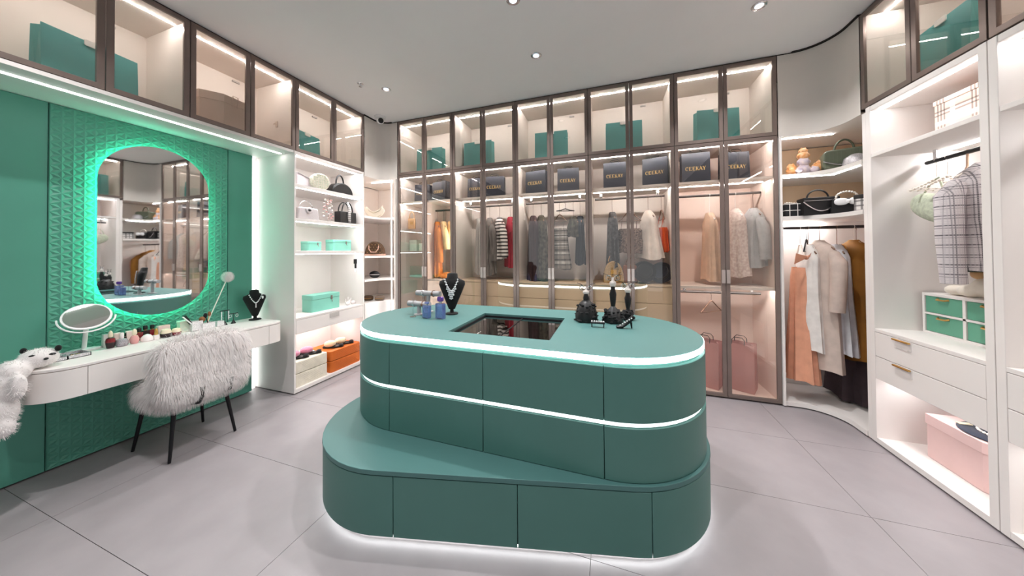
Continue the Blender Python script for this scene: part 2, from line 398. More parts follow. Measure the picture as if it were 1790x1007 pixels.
# corner shelf unit below the narrow curved cabinet
t = thing('corner_shelf', 'narrow white corner shelf unit with curved open shelves', 'shelf', (-3.2, 3.5, 0))
m = MB(); m.box(-3.64, -3.62, 3.088, 3.93, .012, 2.458); m.box(-3.62, -2.83, 3.92, 3.94, .012, 2.458)
m.box(-2.835, -2.811, 3.36, 3.92, .012, 2.458); m.box(-2.905, -2.889, 3.372, 3.39, .012, 2.458); m.build('body', INSIDE, t)
cs = [(XL+.004, 3.09)]+arc((-2.9, 3.227), .18, PI, PI/2, 10)+[(-2.84, 3.40), (-2.84, 3.915), (-3.615, 3.915), (-3.615, 3.09)]
for z in (1.933, 1.40, 1.085, .773, .05): MB().prism(cs, z-.028, z).build('shelf', WHITE, t)
MB().prism([(XL+.004, 3.09)]+arc((-2.9, 3.227), .18, PI, PI/2, 10)+[(-2.81, 3.40), (-2.81, 3.42), (-2.92, 3.42)]+arc((-2.9, 3.227), .2, PI/2, PI, 10)[1:]+[(XL-.016, 3.09)], .58, .745).build('drawer_front', WHITE, t, smooth=30)
MB().box(-3.3, -2.95, 3.45, 3.462, 2.452, 2.458).build('led_strip', LEDW, t)
MB().box(-2.843, -2.836, 3.38, 3.40, .06, 2.44).build('led_strip', emis('led_corner', (1, .975, .955), 16), t)

# back wardrobes behind tall glass doors
ZW = 2.510
def wardrobe(i, label):
    a0, a1 = BX[i], BX[i+1]
    t = thing('glass_wardrobe', label, 'wardrobe', ((a0+a1)/2, YB+.27, 0), 'tall glass fronted wardrobes on the back wall')
    carcass(FB, a0+.002, a1-.002, .54, .012, ZW, t=.02).build('body', INSIDE if i < 4 else mat('pale_pink_board', '#ecd9cf', .6, noise=(4, .015)), t)
    MB(FB).box(a0+.03, a1-.03, -.086, -.080, ZW-.024, ZW-.02).build('led_strip', LED, t)
    mid = (a0+a1)/2
    for p, q, hs in ((a0, mid, mid-.02), (mid, a1, mid+.02)): glass_door(t, FB, p+.002, q-.002, .016, ZW, (hs, 1.12, 1.25))
    return t
wl = ['glass wardrobe holding orange robe and cream clothes', 'glass wardrobe holding the striped shirt and red dress', 'glass wardrobe holding the maroon and patterned dresses',
      'glass wardrobe holding the white gown and dark hats', 'glass wardrobe with two rose gift bags at the bottom']
WB = [wardrobe(i, wl[i]) for i in range(5)]
def rail(t, fr, a0, a1, n, z, brk=True, zt=None):
    MB(fr).tube([(a0, n, z), (a1, n, z)], .0125, 10).build('rail', RAILM, t, smooth=True)
    if brk:
        m = MB(fr)
        for a in (a0+.07, a1-.07): MB(fr).box(a-.012, a+.012, n-.004, n+.004, z, zt).build('rail_bracket', CHROME, t)
SHZ = 2.145
DRAWM = mat('tan_drawer', '#d2bb9f', .5, noise=(4, .03))
for i in range(5):
    a0, a1 = BX[i]+.024, BX[i+1]-.024; t = WB[i]
    sh = MB(FB).box(a0, a1, -.52, -.05, SHZ-.022, SHZ).build('shelf', INSIDE, t)
    if i: MB(FB).box(a0+.02, a1-.02, -.204, -.198, SHZ-.026, SHZ-.022).build('led_strip', LED, sh)
    if 0 < i < 4:
        rail(t, FB, a0+.03, a1-.03, -.28, 2.055, True, SHZ-.022)
        MB(FB).box(a0, a1, -.52, -.05, 1.06, 1.08).build('counter', DRAWM, t)
        for z0, z1 in ((.885, 1.056), (.70, .881)):
            for p, q in ((a0, (a0+a1)/2-.002), ((a0+a1)/2+.002, a1)):
                MB(FB).box(p, q, -.5, -.055, z0, z1).build('drawer', DRAWM, t, bevel=.002, seg=1)
        MB(FB).box(a0, a1, -.52, -.05, .40, .418).build('shelf', INSIDE, t)
rail(WB[4], FB, BX[4]+.03, BX[5]-.03, -.28, 2.03, False)
MB(FB).box(BX[4]+.024, BX[5]-.024, -.52, -.04, 1.055, 1.08).build('shelf', INSIDE, WB[4])
MB(FB).box(BX[4]+.04, BX[5]-.04, -.09, -.078, 1.051, 1.055).build('led_strip', LEDW, WB[4])
rail(WB[4], FB, BX[4]+.03, BX[5]-.10, -.14, 1.012, True, 1.055)
# bay 1: divider, glass shelves and short rail
bm_ = (BX[0]+BX[1])/2
MB(FB).box(bm_-.01, bm_+.01, -.52, -.04, .04, SHZ-.022).build('divider', INSIDE, WB[0])
for z in (1.77, 1.46, 1.10): MB(FB).box(BX[0]+.024, bm_-.01, -.52, -.06, z-.012, z).build('glass_shelf', GLASSC, WB[0])
rail(WB[0], FB, bm_+.012, BX[1]-.024, -.26, 2.03, False)
MB(FB).box(BX[1]-.036, BX[1]-.024, -.10, -.085, .3, 2.1).build('led_strip', emis('led_side', (1, .975, .955), 20), WB[0])
MB(FB).box(BX[0]+.03, bm_-.02, -.08, -.074, SHZ-.026, SHZ-.022).build('led_strip', LED, WB[0])
MB(FB).box(bm_+.012, BX[1]-.024, -.52, -.05, 1.06, 1.08).build('shelf', INSIDE, WB[0])

# niche wardrobe in the rounded right corner
t = thing('corner_wardrobe', 'white open corner wardrobe with curved shelves and hanging coats', 'wardrobe', (1.9, 3.6, 0)); NICHE = t
m = MB(); m.box(1.488, 1.506, 3.385, 3.88, .012, 2.485); m.box(1.506, 2.40, 3.865, 3.88, .012, 2.485); m.box(1.852, 2.40, 2.994, 3.03, .012, 2.485); m.box(2.39, 2.41, 3.03, 3.88, .012, 2.485)
m.build('body', WHITE, t, bevel=.001, seg=1)
ns = [(1.847, 3.034)]+arc((1.6, 3.152), .246, 0, PI/2, 14)+[(1.508, 3.398), (1.508, 3.863), (2.388, 3.863), (2.388, 3.034)]
MB().prism(ns, .012, .05).build('plinth', WHITE, t, smooth=30)
for z in (2.138, 1.75):
    sh = MB().prism(ns, z-.034, z).build('shelf', WHITE if z < 2 else BEIGE, t, smooth=30)
    if z > 2:
        MB().box(1.52, 1.866, 3.380, 3.387, z-.039, z-.034).build('led_strip', LEDN, sh); MB().box(1.864, 1.871, 3.08, 3.38, z-.039, z-.034).build('led_strip', LEDN, sh)
MB().box(1.51, 2.38, 3.855, 3.864, 1.76, 2.48).build('tan_back', TANB, t)
MB().box(1.53, 1.92, 3.462, 3.469, 2.484, 2.489).build('led_strip', LEDN, t)
MB().tube([(1.508, 3.5, 1.645), (2.38, 3.5, 1.645)], .014, 10).build('rail', RAILM, t, smooth=True)
MB().box(1.52, 2.0, 3.80, 3.83, 1.702, 1.716).build('led_strip', LEDW, t)

# open wardrobes along the right side
def right_unit(a0, a1, label):
    t = thing('open_wardrobe', label, 'wardrobe', (2.13, (a0+a1)/2, 0))
    m = MB(FR); D = .58
    m.box(a0, a0+.04, -D, 0, .012, 2.515); m.box(a1-.04, a1, -D, 0, .012, 2.515); m.box(a0+.04, a1-.04, -D, -D+.015, .05, 2.515); m.box(a0+.04, a1-.04, -D, -.003, 2.478, 2.515)
    m.build('body', WHITE, t, bevel=.0015, seg=1)
    p, q = a0+.04, a1-.04
    MB(FR).box(p, q, -D+.015, -.002, .012, .048).build('plinth', WHITE, t)
    MB(FR).box(p+.01, q-.01, -.062, -.045, 2.473, 2.478).build('led_strip', LEDB, t)
    sh = MB(FR).box(p, q, -D+.015, -.003, 2.128, 2.156).build('shelf', WHITE, t, bevel=.0015, seg=1)
    MB(FR).box(p+.01, q-.01, -.38, -.36, 2.123, 2.128).build('led_strip', LEDU, sh)
    MB(FR).box(p, q, -D+.015, -.001, .832, .856).build('counter', WHITE, t, bevel=.0015, seg=1)
    for z0, z1 in ((.655, .829), (.488, .651)):
        d = MB(FR).box(p+.002, q-.002, -.5, -.001, z0, z1).build('drawer', WHITE, t, bevel=.002)
        MB(FR).box((p+q)/2+.06, (p+q)/2+.18, -.0005, .003, z1-.062, z1-.001).build('finger_pull', WHITE, d)
        MB(FR).plate([((p+q)/2+.06, z1-.001), ((p+q)/2+.18, z1-.001), ((p+q)/2+.18, z1-.012), ((p+q)/2+.06, z1-.012)], .005, .02).build('handle', GOLD, d, bevel=.002)
    MB(FR).box(p+.02, q-.02, -.14, -.125, .483, .488).build('led_strip', LEDB, t)
    MB(FR).tube([(q-.03, -.28, 2.05), (p+.0, -.28, 2.05)], .014, 10).build('rail', BLKMET, t, smooth=True)
    k = MB(FR); k.box(q-.10, q-.076, -.284, -.276, 2.05, 2.128); k.build('rail_bracket', CHROME, t)
    return t
right_unit(2.222, 2.992, 'white open wardrobe holding tweed jacket, small green chest and pink hat box')
right_unit(1.40, 2.218, 'white open wardrobe beside the tweed jacket with a hanging beaded ring')

# ------------------------------------------------------------------ island counter
c2 = (-.03, 2.015); c1 = (-1.30, 2.015); RU = .53; RLw = .544; ZL, ZT = .362, .945
dl = math.radians(13.2); l1 = (c2[0]-1.27*math.cos(dl), c2[1]-1.27*math.sin(dl))
t = thing('island_counter', 'two tier sage green island counter with rounded ends and glowing bands', 'counter', (-.65, 1.9, 0)); ISL = t
MB().prism(stadium(l1, c2, RLw-.045), .0, .035).build('plinth', WHITE, t, smooth=30)
MB().prism(stadium(l1, c2, RLw-.028), .016, .030, caps=False).build('led_strip', emis('led_kick', (.95, 1, 1), 9.0), t, smooth=30)
MB().prism(stadium(l1, c2, RLw-.02), .035, .335).build('core', DARK, t, smooth=30)
def perim(cl, cr, r, n=40):
    return stadium(cl, cr, r, n)
def shell_panels(cl, cr, r, z0, z1, cuts, thick=.018, name='panel', gap=.0035):
    """split the outer skin into panels; cuts = positions along the front run, measured from the left end"""
    L = math.dist(cl, cr); d = math.atan2(cr[1]-cl[1], cr[0]-cl[0]); e = (math.cos(d), math.sin(d)); nrm = (-e[1], e[0])
    arcR = PI*r; tot = 2*L+2*arcR
    def P(s, rr):
        s = s % tot
        if s <= L: x = s; return (cl[0]+e[0]*x-nrm[0]*rr, cl[1]+e[1]*x-nrm[1]*rr)
        if s <= L+arcR: a = d-PI/2+(s-L)/r; return (cr[0]+rr*math.cos(a), cr[1]+rr*math.sin(a))
        if s <= 2*L+arcR: x = L-(s-L-arcR); return (cl[0]+e[0]*x+nrm[0]*rr, cl[1]+e[1]*x+nrm[1]*rr)
        a = d+PI/2+(s-2*L-arcR)/r; return (cl[0]+rr*math.cos(a), cl[1]+rr*math.sin(a))
    for k in range(len(cuts)):
        s0 = cuts[k]+gap/2; s1 = (cuts[k+1] if k+1 < len(cuts) else cuts[0]+tot)-gap/2
        n = max(2, int((s1-s0)/.03)); ss = [s0+(s1-s0)*i/n for i in range(n+1)]
        MB().prism([P(s, r) for s in ss]+[P(s, r-thick) for s in ss[::-1]], z0, z1).build(name, ISLE, t, smooth=30, bevel=.0015, seg=1)
AR = PI*RU; ARl = PI*RLw
LC = [.105, .724, 1.345, 1.27+ARl*.93, 1.27+ARl+.35, 1.27+ARl+.95, 2*1.27+ARl+ARl*.45]
shell_panels(l1, c2, RLw, .036, .334, LC)
MB().prism(stadium(l1, c2, RLw+.002), .338, ZL).build('ledge', ISLETOP, t, smooth=30, bevel=.002)
UC = [.008, .63, 1.258, 1.27+AR*.72, 1.27+AR+.05, 1.27+AR+.63, 2*1.27+AR+.02]
MB().prism(stadium(c1, c2, RU-.02), ZL, .84).build('core', ISLE, t, smooth=30)
shell_panels(c1, c2, RU, ZL+.002, .614, UC); shell_panels(c1, c2, RU, .640, .897, UC)
MB().prism(stadium(c1, c2, RU-.012), .6165, .6375, caps=False).build('led_strip', emis('led_band', (.86, 1, .985), 1.25), t, smooth=30)
# top slab with a sunk glass display case
rx0, rx1, ry0, ry1 = -.985, -.335, 1.66, 2.235
def slab(m, r, z0, z1):
    st = stadium(c1, c2, r)
    yb0, yb1 = c1[1]-r, c1[1]+r
    left = [p for p in st if p[0] < rx0 and p[0] <= c1[0]+1e-6]; right = [p for p in st if p[0] > rx1]
    m.prism([(rx0, yb1)]+left+[(rx0, yb0)], z0, z1); m.prism([(rx1, yb0)]+right+[(rx1, yb1)], z0, z1)
    m.prism([(rx0, yb0), (rx1, yb0), (rx1, ry0), (rx0, ry0)], z0, z1); m.prism([(rx0, ry1), (rx1, ry1), (rx1, yb1), (rx0, yb1)], z0, z1)
m = MB(); slab(m, RU-.006, .9315, ZT); m.build('top', ISLETOP, t, smooth=30)
m = MB(); slab(m, RU-.02, .84, .9315); m.build('collar', ISLE, t, smooth=30)
MB().box(rx0+.001, rx1-.001, ry0+.001, ry1-.001, .84, .843).build('case_lining', VELVET, t)
MB().prism(stadium(c1, c2, RU-.004), .9155, .9425, caps=False).build('led_strip', emis('led_edge', (1, 1, 1), 16.0), t, smooth=30)
k = MB(); k.ring([(rx0, ry0), (rx1, ry0), (rx1, ry1), (rx0, ry1)], [(rx0+.015, ry0+.015), (rx1-.015, ry0+.015), (rx1-.015, ry1-.015), (rx0+.015, ry1-.015)], -.93, -.917)
k2 = MB()
for v in k.v: k2.v.append((v[0], v[2], -v[1]))
k2.f = k.f; k2.build('case_frame', BLKMET, t)
MB().box(rx0+.012, rx1-.012, ry0+.012, ry1-.012, .919, .923).build('glass_lid', glass('case_glass', (.55, .5, .5), 2.2), t)
MB().box((rx0+rx1)/2-.004, (rx0+rx1)/2+.004, ry0+.012, ry1-.012, .9232, .926).build('lid_bar', BLKMET, t)


# ------------------------------------------------------------------ ceiling lamps: seen downlights and an added unseen row
def downlight(x, y, visible):
    if visible:
        t = thing('downlight', 'small round recessed ceiling downlight with chrome rim', 'downlight', (x, y, CEIL), 'recessed ceiling downlights')
        MB(T((x, y, CEIL))).lathe([(.030, -.002), (.045, -.006), (.05, -.003), (.05, 0), (.03, 0)], n=20).build('rim', CHROME, t, smooth=True)
        MB(T((x, y, CEIL))).lathe([(.001, -.004), (.029, -.004), (.029, -.001), (.001, -.001)], n=16).build('lens', emis('lamp_lens', (.75, .85, 1), .8), t)
    area_lamp('downlight_or_added_lamp', (x, y, CEIL-.012), .065, K_DOWN, spread=math.radians(120))
for i, (x, y) in enumerate(DOWN): downlight(x, y, i < 4)

# ------------------------------------------------------------------ soft-goods helpers
def superell(m, c, rx, ry, rz, e=.5, nu=28, nv=16, rot=None):
    f = lambda w, k: math.copysign(abs(w)**k, w)
    vs = []; fs = []
    for i in range(nv+1):
        p = -PI/2+PI*i/nv
        for j in range(nu):
            a = 2*PI*j/nu
            v = Vector((rx*f(math.cos(p), e)*f(math.cos(a), e), ry*f(math.cos(p), e)*f(math.sin(a), e), rz*f(math.sin(p), e)))
            if rot: v = rot @ v
            vs.append(v+Vector(c))
    for i in range(nv):
        for j in range(nu): fs.append((i*nu+j, i*nu+(j+1) % nu, (i+1)*nu+(j+1) % nu, (i+1)*nu+j))
    return m.add(vs, fs)
def samples(m, n, seed=1):
    r = np.random.default_rng(seed); V = np.array(m.v); tr = []
    for f in m.f:
        for k in range(1, len(f)-1): tr.append((f[0], f[k], f[k+1]))
    tr = np.array(tr); A, B, C = V[tr[:, 0]], V[tr[:, 1]], V[tr[:, 2]]
    nn = np.cross(B-A, C-A); ar = np.linalg.norm(nn, axis=1)+1e-12
    idx = r.choice(len(tr), n, p=ar/ar.sum()); u = r.random((n, 1)); w = r.random((n, 1)); k = (u+w > 1)[:, 0]; u[k] = 1-u[k]; w[k] = 1-w[k]
    P = A[idx]+u*(B[idx]-A[idx])+w*(C[idx]-A[idx]); N = nn[idx]/ar[idx][:, None]
    return P, N
def fur(name, material, parent, P, N, length, width=.002, grav=.8, segs=3, seed=2, jit=.35):
    r = np.random.default_rng(seed); n = len(P)
    L = length*(.65+.6*r.random((n, 1)))
    d = N+jit*r.normal(size=(n, 3)); d /= np.linalg.norm(d, axis=1)[:, None]
    side = np.cross(d, np.array([0, 0, 1.])+.3*r.normal(size=(n, 3))); side /= (np.linalg.norm(side, axis=1)[:, None]+1e-9)
    rows = []; pos = P-N*.004; cur = d
    for s in range(segs+1):
        w = width*(1-s/segs)*.5+.0001
        rows.append(pos-side*w); rows.append(pos+side*w)
        cur = cur+np.array([0, 0, -1.])*grav*(.5+.5*s/segs); cur /= np.linalg.norm(cur, axis=1)[:, None]
        pos = pos+cur*L/segs
    V = np.stack(rows, 1).reshape(-1, 3)-np.array(WL[parent])
    k = 2*(segs+1); base = np.arange(n)[:, None]*k
    q = np.concatenate([base+np.array([[2*s, 2*s+1, 2*s+3, 2*s+2]]) for s in range(segs)], 0)
    me = bpy.data.meshes.new(name); me.vertices.add(len(V)); me.vertices.foreach_set('co', V.astype(np.float32).ravel())
    me.loops.add(q.size); me.loops.foreach_set('vertex_index', q.astype(np.int32).ravel())
    me.polygons.add(len(q)); me.polygons.foreach_set('loop_start', (np.arange(len(q))*4).astype(np.int32))
    me.update(calc_edges=True); me.validate(); me.materials.append(material)
    o = bpy.data.objects.new(name, me); COL.objects.link(o); o.parent = parent; o['kind'] = 'stuff'; WL[o] = WL[parent]
    return o
def orient_out(m, c):
    pass

# ------------------------------------------------------------------ vanity desk, mirror, chair
ZD = .775
t = thing('vanity_desk', 'long white floating vanity desk with rounded ends on green wall', 'desk', (-3.34, 1.42, .58)); DESK = t
def desk_outline(i=0.0):
    x0, x1, y0, y1, r = -3.579, -3.10-i, .74+i, 2.095-i, .16-i
    return [(x0, y0)]+arc((x1-r, y0+r), r, -PI/2, 0, 10)+arc((x1-r*.5, y1-r*.5), r*.5, 0, PI/2, 8)+[(x0, y1)]
MB().prism(desk_outline(), ZD-.018, ZD).build('top', WHITE, t, smooth=30, bevel=.003)
MB().prism(desk_outline(.02), .585, ZD-.022).build('body', WHITE, t, smooth=30)
def desk_front(y0, y1):
    if y0 < .8:
        pts = [(-3.5, .742)]+[p for p in arc((-3.26, .90), .16, -PI/2, 0, 10)]+[(-3.10, y1)]
        inn = [(-3.118, y1)]+[p for p in arc((-3.26, .90), .142, 0, -PI/2, 10)]+[(-3.5, .76)]
    elif y1 > 2.05:
        pts = [(-3.10, y0)]+arc((-3.18, 2.015), .08, 0, PI/2, 8)+[(-3.5, 2.095)]
        inn = [(-3.5, 2.077)]+arc((-3.18, 2.015), .062, PI/2, 0, 8)+[(-3.118, y0)]
    else: pts = [(-3.10, y0), (-3.10, y1)]; inn = [(-3.118, y1), (-3.118, y0)]
    return MB().prism(pts+inn, .582, ZD-.021).build('drawer_front', WHITE, t, smooth=30)
desk_front(.74, .923); desk_front(.926, 1.43); desk_front(1.433, 1.955); desk_front(1.958, 2.095)

t = thing('oval_mirror', 'large oval wall mirror with glowing turquoise halo on relief panel', 'mirror', (-3.56, 1.395, .957))
def oval(w, z0, z1, cy=1.395, n=24):
    r = w/2; return arc((cy, z1-r), r, 0, PI, n)+arc((cy, z0+r), r, PI, 2*PI, n)
FM = Matrix(((0, 1, 0, 0), (1, 0, 0, 0), (0, 0, 1, 0), (0, 0, 0, 1)))
MB(FM).plate(oval(.625, .957, 2.32), -3.524, -3.517).build('glass', MIRROR, t, smooth=30)
MB(FM).plate(oval(.53, 1.005, 2.272), -3.576, -3.524).build('backing', WHITE, t, smooth=30)
MB(FM).ring(oval(.60, .9695, 2.3075), oval(.56, .9895, 2.2875), -3.548, -3.536).build('led_strip', LEDM, t, smooth=30)

t = thing('fur_chair', 'low armless chair covered in shaggy white fur with splayed black legs', 'chair', (-3.13, 1.395, 0))
m = MB(); superell(m, (-3.05, 1.40, .465), .21, .25, .085, .45); se = m.build('seat', FURW, t, smooth=True)
Rb = Matrix.Rotation(math.radians(-10), 3, 'Y')
mb_ = MB(); superell(mb_, (-2.865, 1.375, .635), .05, .25, .20, .42, rot=Rb); be = mb_.build('backrest', FURW, t, smooth=True)
for mm_, o_, n, sd in ((m, se, 14000, 3), (mb_, be, 20000, 5)):
    P, N = samples(mm_, n, sd); fur('fur', FURW, o_, P, N, .085, .0022, .85, 4, sd, .22)
for (fx, fy) in ((-3.343, 1.196), (-2.908, 1.207), (-3.345, 1.593), (-2.921, 1.592)):
    tx, ty = fx+(.055 if fx < -3.1 else -.055), fy+(.05 if fy < 1.4 else -.05)
    MB().tube([(tx, ty, .42), (fx, fy, .004)], [.015, .009], 10).build('leg', BLKMET, t, smooth=True)
MB().tube([(-2.95, 1.30, .40), (-2.86, 1.305, .375), (-2.80, 1.31, .39), (-2.775, 1.315, .43), (-2.775, 1.32, .50)], .012, 8).build('bracket', BLKMET, t, smooth=True)
MB().tube([(-2.95, 1.50, .40), (-2.86, 1.50, .385), (-2.80, 1.495, .41), (-2.775, 1.49, .50)], .012, 8).build('bracket', BLKMET, t, smooth=True)

# plush animal slung over the desk end
t = thing('plush_bear', 'white plush bear with black eye marks slung over the desk end', 'plush toy', (-3.25, .70, .45))
m = MB()
for c, r in (((-3.24, .79, .835), (.075, .07, .055)), ((-3.22, .705, .79), (.075, .06, .06)), ((-3.21, .675, .70), (.075, .055, .10)), ((-3.21, .665, .59), (.085, .06, .10)), ((-3.16, .66, .51), (.045, .045, .06)), ((-3.27, .66, .50), (.045, .045, .06)), ((-3.13, .70, .72), (.03, .03, .07)), ((-3.21, .62, .48), (.03, .05, .03))):
    superell(m, c, *r, e=.95, nu=20, nv=12)
bo = m.build('body', FURW, t, smooth=True)
rm = bo.modifiers.new('remesh', 'REMESH'); rm.mode = 'VOXEL'; rm.voxel_size = .01; rm.use_smooth_shade = True
P, N = samples(m, 7000, 9); fur('fur', FURW, bo, P, N, .02, .002, .5, 2, 9)
for (c, r) in (((-3.28, .75, .885), .018), ((-3.20, .845, .882), .018)): MB().ell(c, r, r*.7, r).build('ear', VELVET, t, smooth=True)
for c in ((-3.195, .765, .862), (-3.185, .815, .855)): MB().ell(c, .013, .02, .008).build('eye_mark', VELVET, t, smooth=True)
MB().ell((-3.163, .795, .838), .008, .009, .007).build('nose', BLACK, t, smooth=True)
MB().ell((-3.24, .63, .42), .05, .045, .03).build('tail', FURW, t, smooth=True)

def deskpt(u, v, X=-3.45): p = LX(u, v, X); return Vector((X, p.y, ZD))
# jewellery trays
for k, (y, lab) in enumerate(((.865, 'shallow silver glitter jewellery tray beside the plush bear'), (.957, 'shallow silver glitter jewellery tray beside the round standing mirror'))):
    c = (-3.385-.005*k, y, ZD); t = thing('jewellery_tray', lab, 'tray', c, 'glitter jewellery trays')
    MB(T(c)).box(-.07, .07, -.043, .043, 0, .004).build('base', SILVER, t)
    for q in ((-.07, .07, -.046, -.042), (-.07, .07, .042, .046), (-.07, -.066, -.046, .046), (.066, .07, -.046, .046)):
        MB(T(c)).box(q[0], q[1], q[2], q[3], 0, .022).build('rim', SILVER, t)
    for j in range(10):
        a = (c[0]+rnd.uniform(-.05, .05), c[1]+rnd.uniform(-.03, .03), ZD+.0)
        r = rnd.uniform(.008, .014)
        ring = [(a[0]+r*math.cos(w), a[1]+r*math.sin(w), ZD+.010+.006*math.sin(w+j)) for w in [2*PI*i/12 for i in range(12)]]
        tag(MB().tube(ring, .0022, 6, closed=True).build('jewellery_ring', CHROME if j % 3 else GOLD, smooth=True), ('thin gold ring' if j % 3 == 0 else 'thin silver ring')+(' in the tray beside the plush bear' if k == 0 else ' in the tray beside the standing mirror'), 'ring', 'rings in the jewellery trays')
# standing mirror
c = (-3.515, 1.03, ZD); t = thing('table_mirror', 'small round white table mirror tilted upward on stand', 'mirror', c)
MB(T(c)).lathe([(.072, 0), (.075, .004), (.075, .012), (.07, .014), (.02, .016)], n=28, sx=.62, sy=1).build('base', WHITEP, t, smooth=True)
MB().tube([(-3.515, 1.03, ZD+.012), (-3.47, 1.025, ZD+.16)], .011, 10).build('stem', WHITEP, t, smooth=True)
RT = Matrix.Translation((-3.44, 1.02, 1.02)) @ Matrix.Rotation(math.radians(-18), 4, 'Z') @ Matrix.Rotation(math.radians(48), 4, 'Y')
disc = MB(RT); disc.lathe([(.097, -.008), (.104, -.006), (.106, 0), (.104, .006), (.096, .007)], n=32); disc.build('rim', WHITEP, t, smooth=True)
MB(RT).lathe([(.001, .0072), (.095, .0072), (.095, .009), (.001, .009)], n=32).build('glass', MIRROR, t)
yk = [RT @ Vector((.118*math.sin(w), .118*math.cos(w), -.012)) for w in [PI*i/16 for i in range(17)]]
MB().tube(yk, .005, 6).build('yoke', WHITEP, t, smooth=True)

# cosmetics
def cosm(name, label, cat, u, v, X, parts, group=None):
    c = deskpt(u, v, X); t = thing(name, label, cat, c, group)
    for nm, prof, mt in parts:
        if prof[0] == 'box': _, w, d, z0, z1 = prof; MB(T(c)).box(-d/2, d/2, -w/2, w/2, z0, z1).build(nm, mt, t, bevel=.002)
        else: MB(T(c)).lathe(prof, n=20).build(nm, mt, t, smooth=True)
    return t
REDG = mat('red_glass', '#7d1420', .15, coat=.6, noise=(8, .1)); PINKG = mat('pink_glass', '#e2a4a2', .2, coat=.5, noise=(8, .08)); GREYG = mat('grey_glitter_glass', '#a9a6ad', .25, .3, noise=(150, .25))
CLEARG = mat('clear_acrylic', '#eee6e6', .15, noise=(9, .04), coat=.6); DKG = mat('dark_jar', '#2a1a1c', .3, noise=(8, .1)); CREAMP = mat('cream_plastic', '#efe2c8', .4, noise=(8, .04)); BLSH = mat('blush_box', '#eed3cf', .6, noise=(8, .04))
PATT = mat('pale_green_pattern', '#cfe2cf', .6, noise=(60, 0, '#e9e3d4'))
cosm('perfume_bottle', 'red and black tapered perfume bottle with gold cap', 'perfume', 193, 606, -3.42, [('bottle', [(.012, 0), (.018, .004), (.023, .04), (.019, .07), (.010, .078)], DKG), ('band', [(.0232, .042), (.024, .05), (.021, .066), (.019, .071)], REDG), ('cap', [(.009, .078), (.012, .09), (.009, .115), (.003, .125)], CREAMP)])
cosm('perfume_bottle', 'squat grey glitter perfume bottle with clear cap', 'perfume', 213, 602, -3.42, [('bottle', [(.022, 0), (.031, .01), (.032, .03), (.024, .05), (.010, .055)], GREYG), ('cap', [(.009, .055), (.010, .06), (.010, .09), (.007, .098)], CLEARG)])
cosm('perfume_bottle', 'pink ribbed perfume bottle with cream cap', 'perfume', 235, 597, -3.42, [('bottle', [(.015, 0), (.022, .008), (.024, .035), (.017, .058), (.008, .062)], PINKG), ('cap', [(.008, .062), (.013, .072), (.011, .1), (.003, .11)], CREAMP)])
cosm('perfume_bottle', 'clear pink domed perfume bottle', 'perfume', 257, 592, -3.42, [('bottle', [(.028, 0), (.034, .006), (.032, .03), (.018, .048), (.004, .054)], CLEARG)])
cosm('perfume_bottle', 'small clear cube perfume bottle with gold cap', 'perfume', 273, 589, -3.42, [('bottle', ('box', .03, .026, 0, .035), CLEARG), ('cap', [(.009, .035), (.011, .045), (.009, .075), (.004, .085)], GOLD)])
cosm('face_cream_jar', 'round black based cream jar beside the blush box', 'jar', 290, 586, -3.42, [('jar', [(.018, 0), (.03, .006), (.034, .03), (.03, .034)], DKG), ('lid', [(.03, .034), (.031, .04), (.024, .064), (.006, .07)], CREAMP)])
cosm('face_cream_jar', 'round dark red cream jar beside the pale green box', 'jar', 308, 582, -3.42, [('jar', [(.016, 0), (.027, .006), (.031, .026), (.028, .03)], REDG), ('lid', [(.028, .03), (.029, .036), (.022, .056), (.006, .062)], CREAMP)])
for k, (u, v, h_, mt, lab) in enumerate(((204, 598, .085, BLSH, 'slim blush box behind the grey glitter bottle'), (226, 592, .085, BLSH, 'slim blush box behind the pink ribbed bottle'), (186, 599, .09, CLEARG, 'slim clear box beside the red and black bottle'))):
    cosm('cosmetic_box', lab, 'box', u, v, -3.50, [('carton', ('box', .036, .03, 0, h_), mt), ('flap', ('box', .034, .028, h_, h_+.003), mt)], 'slim cosmetic cartons')
for k, (u, v, h_, mt, lab) in enumerate(((243, 588, .088, REDG, 'dark red bottle with black cap behind the pink ribbed bottle'), (254, 584, .10, DKG, 'black bottle with black cap between two dark red bottles'), (266, 583, .098, REDG, 'dark red bottle with black cap beside the cube bottle'), (222, 590, .07, DKG, 'black bottle with black cap behind the grey glitter bottle'))):
    cosm('perfume_bottle', lab, 'perfume', u, v, -3.50, [('bottle', ('box', .034, .028, 0, h_*.72), mt), ('neck', [(.008, h_*.72), (.008, h_*.78)], GOLD), ('cap', [(.012, h_*.78), (.012, h_*1.05), (.009, h_*1.1)], BLACK)])
cosm('cosmetic_box', 'blush cosmetic box printed pink standing behind the black based jar', 'box', 285, 581, -3.50, [('carton', ('box', .068, .04, 0, .085), BLSH), ('flap', ('box', .064, .037, .085, .088), PINKG)])
cosm('cosmetic_box', 'pale green patterned box beside the glitter caddies', 'box', 321, 575, -3.50, [('carton', ('box', .066, .05, 0, .082), PATT), ('lid', ('box', .07, .054, .082, .098), PATT)])
